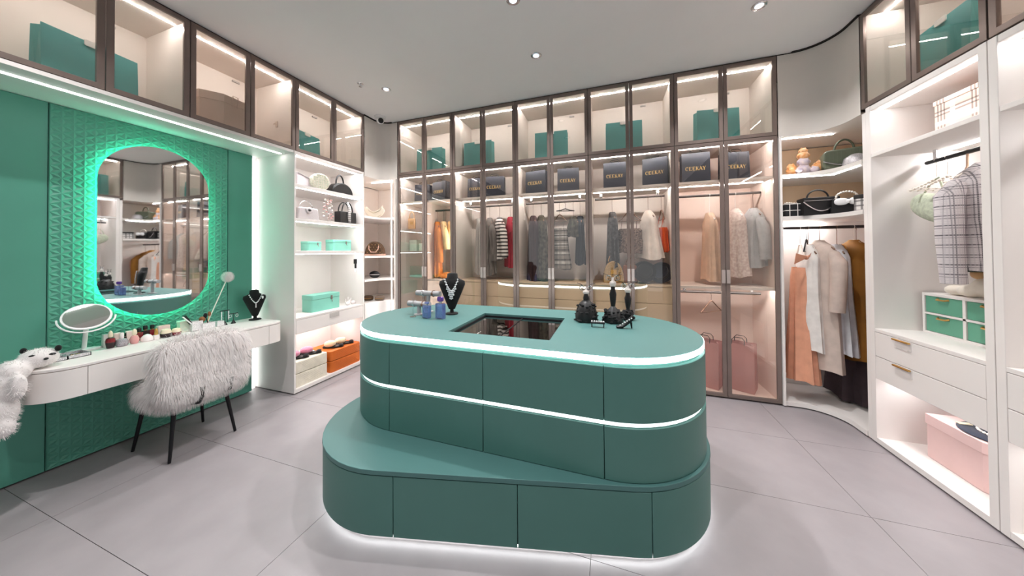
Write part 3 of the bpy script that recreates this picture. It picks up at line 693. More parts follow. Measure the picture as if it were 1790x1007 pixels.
# glitter caddies with brushes
def caddy(u, v, X, w, d, h, lab):
    c = deskpt(u, v, X); t = thing('glitter_caddy', lab, 'holder', c, 'white glitter desk caddies')
    m = MB(T(c)); m.ring([(-w/2, -d/2), (w/2, -d/2), (w/2, d/2), (-w/2, d/2)], [(-w/2+.004, -d/2+.004), (w/2-.004, -d/2+.004), (w/2-.004, d/2-.004), (-w/2+.004, d/2-.004)], 0, h)
    q = MB(); q.v = []; 
    M_ = T(c); Mi = M_.inverted()
    for v_ in m.v:
        a = Mi @ Vector(v_); q.v.append(tuple(M_ @ Vector((a.z, a.x, a.y))))
    q.f = m.f; q.build('walls', SILVER, t); MB(T(c)).box(-d/2, d/2, -w/2, w/2, 0, .004).build('base', SILVER, t); return c, t
GW = mat('white_glitter', '#e9e6e8', .35, .2, noise=(160, .2), bump=(220, .5)); SV = SILVER; SILVER = GW
ca, _ = caddy(342, 572, -3.46, .072, .06, .085, 'tall white glitter caddy holding dark palette and brushes')
cb, _ = caddy(362, 571, -3.44, .085, .06, .058, 'low white glitter caddy holding makeup brushes')
cc, _ = caddy(383, 566, -3.46, .05, .05, .048, 'smallest white glitter caddy beside the earring stands')
SILVER = SV
def stick(name, lab, cat, a, b, r, mt, tip=None, tipmat=None, group=None):
    t = thing(name, lab, cat, a, group); MB().tube([a, b], r, 8).build('handle', mt, t, smooth=True)
    if tip: MB().ell(Vector(b), *tip).build('bristles', tipmat, t, smooth=True)
    return t
BRN = mat('brown_bristle', '#8a5a3c', .9, noise=(40, .2)); TANS = mat('tan_stick', '#c9a070', .5, noise=(20, .1))
stick('makeup_brush', 'tan handled makeup brush leaning in low caddy', 'brush', (cb[0], cb[1]-.005, ZD+.006), (cb[0]-.01, cb[1]+.02, ZD+.13), .003, TANS, (.012, .012, .022), BRN)
stick('makeup_brush', 'black handled makeup brush leaning in low caddy', 'brush', (cb[0]+.012, cb[1]+.012, ZD+.006), (cb[0]-.005, cb[1]-.01, ZD+.12), .004, BLACK, (.014, .014, .024), VELVET)
stick('makeup_brush', 'short brown kabuki brush in low caddy', 'brush', (cb[0]-.01, cb[1]-.022, ZD+.006), (cb[0]-.01, cb[1]-.03, ZD+.09), .006, WOOD, (.022, .022, .026), BRN)
tag(MB(Matrix.Translation((ca[0], ca[1], ZD+.006)) @ Matrix.Rotation(math.radians(28), 4, 'X')).box(-.022, .022, -.006, .006, 0, .16).build('palette', BLACK, bevel=.003), 'slim black palette leaning in tall glitter caddy', 'palette')
tag(MB(Matrix.Translation((ca[0]+.02, ca[1]+.012, ZD+.006)) @ Matrix.Rotation(math.radians(38), 4, 'X')).box(-.006, .006, -.004, .004, 0, .17).build('nail_file', WHITEP, bevel=.001), 'white flat file leaning in tall glitter caddy', 'file')
pw = LX(398, 485, -3.47)
t = thing('pompom_wand', 'white fluffy pompom on a thin pearly stick', 'wand', (cc[0]-.005, cc[1]-.09, ZD+.05))
MB().tube([(cb[0]-.012, cb[1]-.01, ZD+.006), tuple(pw)], .0042, 8).build('stick', PEARL, t, smooth=True)
m = MB(); m.ell(pw, .04, .04, .04); po = m.build('pompom', FURW, t, smooth=True); P, N = samples(m, 2500, 4); fur('fur', FURW, po, P, N, .02, .0016, .05, 2, 4)
# earring stands
for u, v, h_, lab in ((393, 565, .135, 'taller black earring stand with long crystal earrings'), (408, 562, .095, 'shorter black earring stand with hoop earrings')):
    c = deskpt(u, v, -3.46); t = thing('earring_stand', lab, 'earring stand', c)
    MB(T(c)).lathe([(.02, 0), (.019, .003), (.006, .03), (.004, .034)], n=16).build('base', BLACK, t, smooth=True)
    MB(T(c)).tube([(0, 0, .03), (0, 0, h_)], .0025, 8).build('post', BLACK, t, smooth=True)
    MB(T(c)).tube([(0, -.035, h_), (0, .035, h_)], .004, 8).build('crossbar', BLACK, t, smooth=True)
    for s in (-1, 1):
        e = MB(T(c))
        if h_ > .1:
            for q in range(7): e.ell((.004, s*.027, h_-.012-q*.012), .0055, .0055, .006, 8, 5)
        else: e.tube([(.004, s*.026+.010*math.sin(w), h_-.022+.014*math.cos(w)) for w in [2*PI*i/12 for i in range(12)]], .0018, 6, closed=True)
        e.build('earring', DIAM, t, smooth=True)
# necklace busts
def bust(c, rz, h, lab, w=1.0):
    t = thing('necklace_bust', lab, 'display bust', c)
    M_ = T(c, rz)
    MB(M_).lathe([(.05, 0), (.05, .008), (.045, .011), (.012, .014)], n=24).build('base', VELVET, t, smooth=True)
    MB(M_).lathe([(.016, .012), (.014, .05)], n=14).build('stem', VELVET, t, smooth=True)
    rows = [(.04, .022, .018, 0), (.10, .045, .03, -.004), (.17, .072, .036, -.012), (.225, .092, .04, -.02), (.25, .088, .04, -.026), (.262, .06, .036, -.03), (.275, .04, .032, -.034), (.305, .036, .03, -.04), (.312, .02, .018, -.042)]
    k = h/.312; rings = []
    for z, a, b, off in rows: rings.append([(a*w*math.cos(2*PI*i/24), b*math.sin(2*PI*i/24)+off*-1*0-off*0+off*-1, z*k) for i in range(24)])
    MB(M_).loft(rings).build('form', VELVET, t, smooth=60)
    return M_, k
def necklace(M_, k, lab, bib):
    t = thing('necklace', lab, 'necklace', M_ @ Vector((0, -.04, .17*k)))
    def pt(s, drop=0):   # s in -1..1 across; front surface of the form
        x = .05*s; z = .265-.085*(1-abs(s)**1.6)-drop
        y = -.030+.010*s*s
        return (x, y+.0, z*k)
    ch = MB(M_); ch.tube([pt(-1+2*i/20) for i in range(21)], .0025, 6); ch.build('chain', CHROME, t, smooth=True)
    for i in range(13):
        s = -1+2*i/12; st = MB(M_); p = pt(s); st.ell((p[0], p[1]-.004, p[2]), .006, .004, .006, 8, 5); st.build('stone', DIAM, t, smooth=True)
        if bib:
            for q in range(int(3.4*(1-abs(s)**1.2))+1):
                p = pt(s, .015*(q+1)); d_ = MB(M_); d_.ell((p[0]*(1+.06*q), p[1]-.006, p[2]), .0055, .004, .007, 8, 5); d_.build('drop', DIAM, t, smooth=True)
    if not bib:
        for q in range(3):
            p = pt(0, .014*(q+1)); d_ = MB(M_); d_.ell((p[0], p[1]-.005, p[2]), .005, .004, .007, 8, 5); d_.build('drop', DIAM, t, smooth=True)
M_, k = bust((-3.43, 2.035, ZD), math.radians(70), .30, 'black velvet necklace bust on the desk end')
necklace(M_, k, 'fine crystal necklace with pendant on desk bust', False)
tag(MB(M_).ell((.05, -.05, .235*k), .008, .004, .016, 8, 6).build('brooch', DIAM, smooth=True), 'small crystal brooch pinned on the desk bust', 'brooch')

# ------------------------------------------------------------------ things on the island
def isl(u, v): return F(u, v, ZT)
c = isl(790, 549); M_, k = bust((c.x, c.y, ZT), math.radians(22), .33, 'black velvet necklace bust on the island', 1.15)
necklace(M_, k, 'crystal bib necklace on the island bust', True)
GREYV = mat('grey_velvet', '#a5a3a6', .9, noise=(30, .06), sheen=.3); BLUEG = mat('blue_glass', '#93a6ee', .06, noise=(14, .2), trans=.75, coat=.5); VIOG = mat('violet_glass', '#6b3fb0', .1, noise=(20, .2), trans=.4, coat=.5)
def tbar(c, h, L, lab, rz):
    t = thing('bracelet_stand', lab, 'bracelet stand', c); M_ = T(c, rz)
    MB(M_).lathe([(.04, 0), (.04, .006), (.018, .010), (.016, .014)], n=20).build('base', GREYV, t, smooth=True)
    MB(M_).lathe([(.016, .012), (.016, h)], n=14).build('post', GREYV, t, smooth=True)
    MB(M_).tube([(-L/2, 0, h), (L/2, 0, h)], .022, 18).build('bar', GREYV, t, smooth=60)
    for x, mt in ((-L*.2, CHROME), (L*.22, WOOD)):
        e = MB(M_); e.tube([(x+.003*math.sin(w*2), .0255*math.cos(w), h+.0255*math.sin(w)) for w in [2*PI*i/20 for i in range(20)]], .003, 6, closed=True)
        e.ell((x, -.027, h), .011, .004, .011, 12, 6); e.build('watch' if mt is WOOD else 'bracelet', mt, t, smooth=True)
ca = isl(748, 548); tbar((ca.x-.035, ca.y+.06, ZT), .155, .24, 'taller grey velvet bracelet bar behind the perfume bottles', math.radians(-4))
tbar((ca.x-.045, ca.y-.055, ZT), .085, .21, 'shorter grey velvet bracelet bar behind the perfume bottles', math.radians(-4))
c = isl(722, 554); t = thing('ring_stand', 'thin metal ring stand with round base beside bracelet bars', 'stand', c)
MB(T(c)).lathe([(.025, 0), (.025, .003), (.003, .005)], n=18).build('base', CHROME, t, smooth=True); MB(T(c)).tube([(0, 0, .003), (0, 0, .145)], .0018, 6).build('post', CHROME, t, smooth=True)
for (u, v, w, d, h, cap, lab) in ((746, 556, .065, .035, .105, 0, 'blue glass perfume bottle with clear top'), (770, 557, .075, .04, .125, 1, 'blue glass perfume bottle with violet stopper')):
    c = isl(u, v); t = thing('perfume_bottle', lab, 'perfume', c); M_ = T(c, math.radians(-14))
    MB(M_).prism([(-w/2, -d/2), (w/2, -d/2), (w/2, d/2), (-w/2, d/2)], 0, h*.92).build('bottle', BLUEG, t, bevel=.006)
    MB(M_).lathe([(.011, h*.92), (.011, h+.004)], n=12).build('neck', CHROME, t, smooth=True)
    if cap: MB(M_).plate(rrect(-.024, .024, h+.004, h+.04, .012), -.012, .012).build('stopper', VIOG, t, bevel=.003)
    else: MB(M_).plate(rrect(-.016, .016, h+.002, h+.018, .006), -.01, .01).build('stopper', BLUEG, t, bevel=.002)
# black dress-form jewellery holders
SKIN = mat('pale_enamel', '#d8cfca', .4, noise=(30, .08))
def lady(c, h, wide, lab, slim):
    t = thing('gown_figurine', lab, 'figurine', c, None); M_ = T(c)
    z = lambda q: q*h
    if slim: sk = [(.001, 0), (wide, .002), (wide*1.05, z(.10)), (wide*.8, z(.22)), (wide*.35, z(.30)), (.014, z(.34))]; bd = [(.014, z(.33)), (.021, z(.48)), (.024, z(.60)), (.015, z(.70)), (.014, z(.76))]
    else: sk = [(.001, 0), (wide, .002), (wide*1.05, z(.15)), (wide*.9, z(.35)), (wide*.6, z(.52)), (.02, z(.60))]; bd = [(.02, z(.58)), (.022, z(.66)), (.016, z(.74)), (.015, z(.78))]
    MB(M_).lathe(sk, n=40, rip=.0).build('skirt', BLACK, t, smooth=60)
    fl = MB(M_)
    for i in range(46):
        a = rnd.uniform(0, 2*PI); q = rnd.uniform(.03, .26 if slim else .5); rr_ = wide*(1.05-(max(0, q-.12))*(1.9 if slim else .8)); s_ = rnd.uniform(.009, .015)
        fl.ell((rr_*math.cos(a), rr_*math.sin(a), z(q)), s_, s_, s_*.55, 7, 4)
    tag(fl.build('ruffles', VELVET, t, smooth=True), kind='stuff')
    MB(M_).lathe(bd, n=18).build('bodice', BLACK, t, smooth=True)
    MB(M_).lathe([(.015, z(.75)), (.024, z(.82)), (.019, z(.86)), (.008, z(.89)), (.007, z(.95))], n=14, sy=.7).build('chest', SKIN, t, smooth=True)
    for s in (-1, 1):
        MB(M_).tube([(s*(.006+.006*q+.012*math.sin(q*.9)), 0, z(.86)+.007*q+.004*math.cos(q)) for q in range(9)], .0022, 5).build('wire_curl', BLKMET, t, smooth=True)
        MB(M_).tube([(s*.028+.016*math.cos(w), 0, z(.94)+.016*math.sin(w)) for w in [2*PI*i/12 for i in range(12)]], .0025, 5, closed=True).build('wire_loop', CHROME, t, smooth=True)
c = isl(1025, 561); lady(c, .25, .075, 'black ruffled gown figurine with draped cape and curled wires', False)
c = isl(1072, 563); lady(c, .33, .065, 'tallest black gown figurine with slim body and flower skirt', True)
c = isl(1098, 559); lady(c, .26, .035, 'smaller slim black gown figurine beside the heeled shoe', True)
c = isl(1045, 572); t = thing('bench_ring_holder', 'small black bench ring holder with crystal seat', 'ring holder', c)
MB(T(c)).box(-.045, .045, -.014, .014, .024, .034).build('seat', BLACK, t, bevel=.003)
for s in (-1, 1): MB(T(c)).tube([(s*.038, -.012, 0), (s*.038, -.008, .026), (s*.038, .008, .026), (s*.038, .012, 0)], .003, 6).build('leg', BLACK, t, smooth=True)
for j in range(6): MB(T(c)).ell((-.036+.0145*j, -.004, .038), .006, .006, .006, 8, 5).build('crystal', DIAM, t, smooth=True)
c = isl(1092, 574); t = thing('shoe_ring_holder', 'black heeled shoe ring holder studded with crystals', 'ring holder', c); M_ = T(c, math.radians(12))
sh = []
for i in range(11):
    q = i/10; x = -.052+.10*q; w = .012+.008*math.sin(PI*min(1, q*1.3)); z0 = .002+.048*max(0, q-.35)**1.3*1.6; z1 = z0+.014+.03*q
    sh.append([(x, w*math.cos(a), (z0+z1)/2+(z1-z0)/2*math.sin(a)) for a in [2*PI*k_/12 for k_ in range(12)]])
MB(M_).loft(sh).build('upper', BLACK, t, smooth=True)
MB(M_).tube([(.040, 0, .04), (.044, 0, .0)], [.008, .004], 8).build('heel', BLACK, t, smooth=True)
for j in range(6): MB(M_).ell((-.03+.014*j, -.012, .022+.009*j), .005, .004, .005, 8, 5).build('crystal', DIAM, t, smooth=True)

# ------------------------------------------------------------------ bags and boxes
def letters(m, x0, z0, h, y0, y1, word):
    """serif capitals drawn as thin plates"""
    w = h*.62; th = h*.15; tn = h*.07; x = x0
    def bar(ax, az, bx, bz, t):
        d = Vector((bx-ax, 0, bz-az)); n = Vector((-d.z, 0, d.x)).normalized()*t/2
        m.add([(p[0], y, p[1]) for y in (y0, y1) for p in ((ax-n.x, az-n.z), (bx-n.x, bz-n.z), (bx+n.x, bz+n.z), (ax+n.x, az+n.z))],
              [(0, 1, 2, 3), (7, 6, 5, 4), (0, 4, 5, 1), (1, 5, 6, 2), (2, 6, 7, 3), (3, 7, 4, 0)])
    for ch in word:
        if ch == 'E':
            bar(x+th, z0, x+th, z0+h, th)
            for q, l in ((tn/2, 1), (h/2, .75), (h-tn/2, .95)): bar(x+th*.4, z0+q, x+w*l, z0+q, tn)
            bar(x+w, z0, x+w, z0+h*.2, tn); bar(x+w*.95, z0+h*.8, x+w*.95, z0+h, tn)
        elif ch == 'C':
            a = [(x+w*.55+w*.5*math.cos(q), z0+h/2+h*.47*math.sin(q)) for q in [math.radians(50+26*i) for i in range(11)]]
            for i in range(10): bar(*a[i], *a[i+1], th if 3 <= i <= 6 else tn*1.3)
            bar(x+w*.95, z0+h*.72, x+w*.95, z0+h, tn)
        elif ch == 'K':
            bar(x+th, z0, x+th, z0+h, th); bar(x+th, z0+h*.4, x+w*.95, z0+h, tn); bar(x+w*.42, z0+h*.58, x+w, z0, th)
            bar(x, z0+tn/2, x+th*2, z0+tn/2, tn); bar(x, z0+h-tn/2, x+th*2, z0+h-tn/2, tn); bar(x+w*.75, z0+tn/2, x+w*1.1, z0+tn/2, tn)
        elif ch == 'A':
            bar(x, z0, x+w*.5, z0+h, tn); bar(x+w*.5, z0+h, x+w, z0, th); bar(x+w*.22, z0+h*.36, x+w*.8, z0+h*.36, tn); bar(x-w*.1, z0+tn/2, x+w*.2, z0+tn/2, tn); bar(x+w*.8, z0+tn/2, x+w*1.12, z0+tn/2, tn)
        elif ch == 'Y':
            bar(x, z0+h, x+w*.5, z0+h*.45, th); bar(x+w, z0+h, x+w*.5, z0+h*.45, tn); bar(x+w*.5, z0, x+w*.5, z0+h*.48, th); bar(x+w*.3, z0+tn/2, x+w*.7, z0+tn/2, tn)
        x += w*1.32
    return x-x0
def shop_bag(c, rz, w, d, h, mt, label, group, hm, text=None, tall=.05, name='shopping_bag', ribbon=False):
    t = thing(name, label, 'bag', c, group); M_ = T(c, rz); g = d*.16
    lo = [(-w/2, -d/2, 0), (w/2, -d/2, 0), (w/2, 0, 0), (w/2, d/2, 0), (-w/2, d/2, 0), (-w/2, 0, 0)]
    hi = [(-w/2, -d/2*.75, h), (w/2, -d/2*.75, h), (w/2-g, 0, h), (w/2, d/2*.75, h), (-w/2, d/2*.75, h), (-w/2+g, 0, h)]
    hi2 = [(-w/2+.003, -d/2*.75+.003, h), (w/2-.003, -d/2*.75+.003, h), (w/2-g-.004, 0, h), (w/2-.003, d/2*.75-.003, h), (-w/2+.003, d/2*.75-.003, h), (-w/2+g+.004, 0, h)]
    lo2 = [(x*.97, y*.95, .006) for x, y, z in lo]
    MB(M_).loft([lo, hi, hi2, lo2]).build('body', mt, t)
    for s in (-1, 1):
        y = s*d/2*.75
        if ribbon: MB(M_).plate(rrect(-w*.10, w*.10, h-.032, h+.006, .006), y-.009 if s < 0 else y, y if s < 0 else y+.009).build('handle', hm, t)
        else: MB(M_).tube([(-w*.2, y, h-.01), (-w*.2, y*.8, h+tall*.6), (-w*.12, y*.7, h+tall), (w*.12, y*.7, h+tall), (w*.2, y*.8, h+tall*.6), (w*.2, y, h-.01)], .0035, 6).build('handle', hm, t, smooth=True)
    if text:
        m = MB(M_); sl = d/2*.25/h; hh_ = w*.15; L = hh_*.62*1.32*len(text)
        zt = h*.42; yy = -(d/2-(zt+hh_)*0-0)+0
        m2 = MB(M_ @ Matrix.Translation((0, -d/2-.0006, 0)) @ Matrix.Rotation(-math.atan(sl), 4, 'X'))
        letters(m2, -L/2, zt, hh_, -.0012, .0004, text); m2.build('lettering', mat('gold_print', '#e0bd78', .5, noise=(30, .04)), t)
    return t
WRIB = mat('white_ribbon', '#f3f1ec', .6, noise=(30, .03)); BRIB = mat('black_cord', '#1a1715', .6, noise=(30, .1))
GT = 'teal bags in the upper cabinets'
shop_bag((-3.38, 1.0, 2.525), PI/2+math.radians(8), .42, .12, .36, TEAL, 'large teal paper bag in the cabinet above the oval mirror', GT, WRIB, ribbon=True)
shop_bag((-3.38, 2.50, 2.525), PI/2+math.radians(10), .36, .12, .31, TEAL, 'teal paper bag in the cabinet above the handbag shelves', GT, WRIB, ribbon=True)
for i, (xa, xb, w_, rz) in enumerate(((-2.66, -2.22, .40, 3), (-1.90, -1.47, .41, -2), (-.90, -.49, .40, 3), (-.05, .35, .39, 3), (.86, 1.28, .40, 8))):
    shop_bag(((xa+xb)/2, 3.67, 2.534), math.radians(rz), w_, .12, .39, TEAL, 'teal paper bag in the upper cabinet '+names[i].replace('above', 'over'), GT, WRIB, ribbon=True)
shop_bag((2.14, 2.745, 2.542), -PI/2-math.radians(4), .38, .14, .42, TEAL, 'teal paper bag in the cabinet above the plaid box', GT, WRIB, ribbon=True)
GN = 'navy bags on the wardrobe top shelves'
for j, (x, w_, rz, h_, who) in enumerate(((-2.52, .22, 12, .25, 'over the glass shelves'), (-2.23, .25, -14, .27, 'over the orange robe'), (-1.69, .22, 0, .27, 'over the houndstooth coat'), (-1.43, .26, 10, .27, 'over the red dress'),
                              (-.87, .26, -8, .29, 'over the maroon dress'), (-.48, .25, 4, .285, 'over the navy dress'), (.05, .25, 0, .30, 'over the black and silver dress'), (.47, .25, -12, .31, 'over the orange dress'), (.85, .26, 0, .32, 'over the cream dress'), (1.2, .24, 10, .29, 'over the grey fur coat'))):
    shop_bag((x, 3.60, SHZ), math.radians(rz), w_, .12, h_, NAVY, 'navy paper bag lettered in gold on the top shelf '+who, GN, BRIB, text='CEEKAY', tall=.03)
# rose gift bags and beige hat box
for k, (u, lab) in enumerate(((1236, 'rose gift bag with black handles beside the wardrobe door split'), (1295, 'rose gift bag with black handles nearest the open corner wardrobe'))):
    p = BY(u, 680, 3.62); shop_bag((p.x, 3.64, .034), math.radians(-28), .26, .20, .46, ROSE, lab, 'rose gift bags', BRIB, tall=.06)
def octbox(c, rz, rx, ry, h, mt, lm, name, lab):
    t = thing(name, lab, 'box', c); M_ = T(c, rz)
    o8 = [(rx*math.cos(PI/8+PI/4*i)/math.cos(PI/8), ry*math.sin(PI/8+PI/4*i)/math.cos(PI/8)) for i in range(8)]
    MB(M_).prism([(x*.975, y*.975) for x, y in o8], 0, h*.8).build('base', mt, t, bevel=.002); MB(M_).prism(o8, h*.78, h).build('lid', lm, t, bevel=.003)
    return t, M_
BGE = mat('beige_card', '#d3c2b6', .6, noise=(4, .03))
t, M_ = octbox((-3.37, 1.72, 2.525), math.radians(5), .17, .20, .32, BGE, BGE, 'hat_box', 'beige octagonal hat box behind upper cabinet glass')
MB(M_).tube([(.17, -.02, .24), (.18, -.02, .33), (.18, .02, .33), (.17, .02, .24)], .004, 6).build('ribbon_loop', BGE, t, smooth=True)
t = thing('wall_hook', 'small beige hook on cabinet side beside hat box', 'hook', (-3.32, 2.155, 2.78))
MB().tube([(-3.32, 2.168, 2.80), (-3.32, 2.14, 2.80), (-3.31, 2.13, 2.785)], .005, 6).build('hook', BGE, t, smooth=True); MB().box(-3.335, -3.305, 2.16, 2.168, 2.77, 2.83).build('plate', BGE, t)
# pink hat box and navy hat
t = thing('hat_box', 'pale pink angular hat box under the drawers', 'box', (2.2, 2.57, .05))
hp = [(2.0, 2.80), (2.0, 2.475), (2.085, 2.36), (2.37, 2.36), (2.40, 2.42), (2.40, 2.80)]
hq = [(2.2+(x-2.2)*.975, 2.58+(y-2.58)*.975) for x, y in hp]
MB().prism(hq, .05, .27).build('base', PINK, t, bevel=.002); MB().prism(hp, .268, .335).build('lid', PINK, t, bevel=.003)
NAVF = mat('navy_felt', '#1d2437', .9, noise=(40, .1), sheen=.2)
c = (2.17, 2.56, .336); t = thing('boater_hat', 'navy felt hat with pearl chain on pink hat box', 'hat', c)
MB(T(c)).lathe([(.10, 0), (.155, .0), (.165, .006), (.16, .010), (.085, .010), (.088, .10), (.08, .106), (.005, .108)], n=36).build('felt', NAVF, t, smooth=40)
for i in range(30): MB(T(c)).ell((.09*math.cos(2*PI*i/30), .09*math.sin(2*PI*i/30), .018), .008, .008, .008, 8, 5).build('pearl', PEARL, t, smooth=True)
MB(T(c)).box(-.12, -.06, .09, .12, .011, .018).build('bow', CREAMP, t, bevel=.004)

# ------------------------------------------------------------------ handbags
def handbag(c, rz, outline, d, mt, label, handle=None, name='handbag', cat='handbag', bevel=.012, group=None):
    t = thing(name, label, cat, c, group); M_ = T(c, rz)
    MB(M_).plate(outline, -d/2, d/2).build('body', mt, t, bevel=bevel, seg=3, smooth=40)
    if handle:
        w, z, hgt, r, hm = handle
        MB(M_).tube([(w*math.cos(PI*i/14), 0, z+hgt*math.sin(PI*i/14)) for i in range(15)], r, 8).build('handle', hm, t, smooth=True)
    return t, M_
def trap(w0, w1, h): return [(-w0/2, 0), (w0/2, 0), (w1/2, h), (-w1/2, h)]
def dome(w, h, n=16): return [(w/2, 0)]+[(w/2*math.cos(PI*i/n), h*.12+h*.88*math.sin(PI*i/n)) for i in range(n+1)]+[(-w/2, 0)]
def disc_(r, n=28): return [(r*math.cos(2*PI*i/n-PI/2), r+r*math.sin(2*PI*i/n-PI/2)) for i in range(n)]
TW = mat('green_tweed', '#b3bda6', .9, noise=(60, 0, '#e2e2d6'), bump=(80, .6)); SILT = mat('silver_glitter_fabric', '#b9b5b8', .35, .4, noise=(200, .35), bump=(220, .5)); LILAC = mat('lilac_satin', '#cfc6cb', .45, noise=(6, .06))
def shelfpt(u, v, z, X=-3.27): p = LX(u, v, X); return Vector((X, p.y, z))
c = shelfpt(535, 315, 2.165); t, M_ = handbag(c, PI/2, [(-.13, 0), (.13, 0), (.11, .10), (.02, .13), (-.13, .17)], .07, LILAC, 'soft lilac pouch behind the round tweed bag on the top shelf')
MB(M_).tube([(-.12, -.037, .165), (0, -.04, .125), (.10, -.037, .10)], .004, 6).build('piping', SILT, t, smooth=True)
c = shelfpt(558, 325, 2.165, -3.2); t, M_ = handbag(c, PI/2+math.radians(-15), disc_(.10), .09, TW, 'round green tweed bag with quilted face on the top shelf', bevel=.02)
for q in range(-3, 4):
    zz = math.sqrt(max(.001, .095**2-(q*.026)**2)); MB(M_).tube([(q*.026, -.047, .1-zz), (q*.026, -.047, .1+zz)], .003, 5).build('rib', CREAM, t, smooth=True); MB(M_).tube([(-zz, -.047, .1+q*.026), (zz, -.047, .1+q*.026)], .003, 5).build('rib', CREAM, t, smooth=True)
c = shelfpt(594, 335, 2.165, -3.22); t, M_ = handbag(c, PI/2, dome(.30, .15), .12, BLACK, 'black domed handbag with arched handle on the top shelf', (.055, .14, .11, .009, BLACK), bevel=.025)
MB(M_).tube([(.15*math.cos(PI*i/14)*.9, -.061, .02+.11*math.sin(PI*i/14)) for i in range(15)], .003, 5).build('seam', BLKMET, t, smooth=True)
c = shelfpt(535, 379, 1.81, -3.2); t, M_ = handbag(c, PI/2, trap(.26, .22, .135), .09, SILT, 'silver glitter handbag with black clasp and thin handle', (.075, .13, .085, .005, CHROME))
MB(M_).ell((0, -.048, .105), .04, .008, .035).build('flap', SILT, t, smooth=True); MB(M_).ell((0, -.056, .108), .018, .008, .014).build('clasp', BLACK, t, smooth=True)
c = shelfpt(573, 381, 1.81, -3.22); t = thing('flower_ornament', 'white and pink blossom branch ornament between the two handbags', 'ornament', c)
MB(T(c)).lathe([(.03, 0), (.028, .006), (.004, .012)], n=14).build('base', CHROME, t, smooth=True)
MB(T(c)).tube([(0, 0, .008), (.005, .01, .1), (-.005, -.015, .2), (.0, .005, .29)], .003, 6).build('stem', mat('branch', '#8f7f78', .7, noise=(30, .1)), t, smooth=True)
for i in range(26):
    z = .05+.24*i/26; a = i*2.4; r = .055*(1-.4*i/26); q = MB(T(c)); q.ell((r*math.cos(a), r*math.sin(a), z), .013, .013, .007, 8, 5); q.tube([(0, 0, z-.015), (r*math.cos(a), r*math.sin(a), z)], .0015, 4); q.build('blossom', [PINKG, PEARL, WHITEP][i % 3], t, smooth=True)
c = shelfpt(604, 383, 1.81, -3.2); t, M_ = handbag(c, PI/2, trap(.24, .24, .15), .10, BLACK, 'black square tote with patterned scarf tied on its handles', None, bevel=.006)
for s in (-1, 1): MB(M_).tube([(.08*math.cos(PI*i/14), s*.03, .145+.13*math.sin(PI*i/14)) for i in range(15)], .007, 8).build('handle', BLACK, t, smooth=True)
SCARF = lines('scarf_print', '#b9b4b1', [('z', 40, .4, 0, '#4a4546', .7), ('y', 55, .3, 0, '#6a6465', .6)])
MB(M_).tube([(.0, -.03, .275), (.012, -.055, .2), (.0, -.06, .1), (.01, -.058, .02)], [.012, .016, .018, .013], 8).build('scarf', SCARF, t, smooth=True)
def mint(u, v, z, w, d, h, lab, X=-3.22):
    c = shelfpt(u, v, z, X); t = thing('mint_case', lab, 'case', c, 'mint cases'); M_ = T(c, PI/2)
    o_ = rrect(-w/2, w/2, -d/2, d/2, .02); MB(M_).prism(o_, 0, h*.72).build('base', MINT, t, smooth=30); MB(M_).prism([(x*1.012, y*1.02) for x, y in o_], h*.73, h).build('lid', MINT, t, smooth=30, bevel=.004)
    q = MB(M_); q.box(w*.14, w*.19, -d/2-.010, -d/2-.003, h*.62, h*.86); q.tube([(w*.165, -d/2-.008, h*.62), (w*.16, -d/2-.02, h*.48)], .003, 6); q.build('clasp', BRONZE, t)
mint(544, 435, 1.471, .17, .12, .105, 'smaller mint case beside the larger one on the handbag shelf')
mint(592, 436, 1.471, .26, .14, .135, 'larger mint case beside the smaller one on the handbag shelf')
mint(562, 545, .775, .36, .17, .19, 'largest mint case on the counter above the drawer', -3.27)
for u, v in ((608, 528), (617, 530), (612, 524)):
    c = shelfpt(u, v, .775, -3.2 if u != 612 else -3.3); t = thing('crystal_ornament', 'small clear crystal swan ornament on the counter', 'ornament', c, 'crystal swans')
    MB(T(c)).ell((0, 0, .025), .022, .035, .025).build('body', CLEARG, t, smooth=True); MB(T(c)).tube([(0, -.02, .03), (0, -.04, .06), (0, -.03, .085), (0, -.045, .08)], .006, 6).build('neck', CLEARG, t, smooth=True)
t = thing('wall_switch', 'small black and white wall switch inside handbag cabinet', 'switch', (-3.2, 3.06, 1.2)); MB().box(-3.215, -3.175, 3.045, 3.063, 1.30, 1.36).build('head', BLACK, t, bevel=.003); MB().box(-3.205, -3.185, 3.05, 3.063, 1.24, 1.30).build('body', BLACK, t); MB().box(-3.207, -3.183, 3.05, 3.063, 1.19, 1.24).build('tail', WHITEP, t)
# woven boxes with slippers
def case_box(c, w, d, h, mt, lab, quilt):
    t = thing('storage_box', lab, 'box', c); M_ = T(c, PI/2)
    o_ = rrect(-w/2, w/2, -d/2, d/2, .03 if quilt else .008); MB(M_).prism(o_, 0, h*.52).build('base', mt, t, smooth=30, bevel=.003); MB(M_).prism(o_, h*.54, h).build('lid', mt, t, smooth=30, bevel=.006)
    k = MB(M_)
    for zc in (h*.26, h*.77):
        hgt = h*.19
        for i in range(-8, 9):
            x = i*w*.06
            for s in (-1, 1):
                if abs(x+s*hgt) < w/2-.03 and abs(x-s*hgt) < w/2-.03: k.tube([(x-s*hgt, -d/2-.001, zc-hgt), (x+s*hgt, -d/2-.001, zc+hgt)], .0022, 4)
    tag(k.build('quilting', mt, t), kind='stuff')
    return t
cA = (-3.29, 2.395, .048); case_box(cA, .36, .36, .26, CREAM, 'cream woven storage box with pink slippers on top', False)
cB = (-3.28, 2.83, .048); case_box(cB, .43, .36, .245, ORANGE, 'orange quilted storage box with cream slippers on top', True)
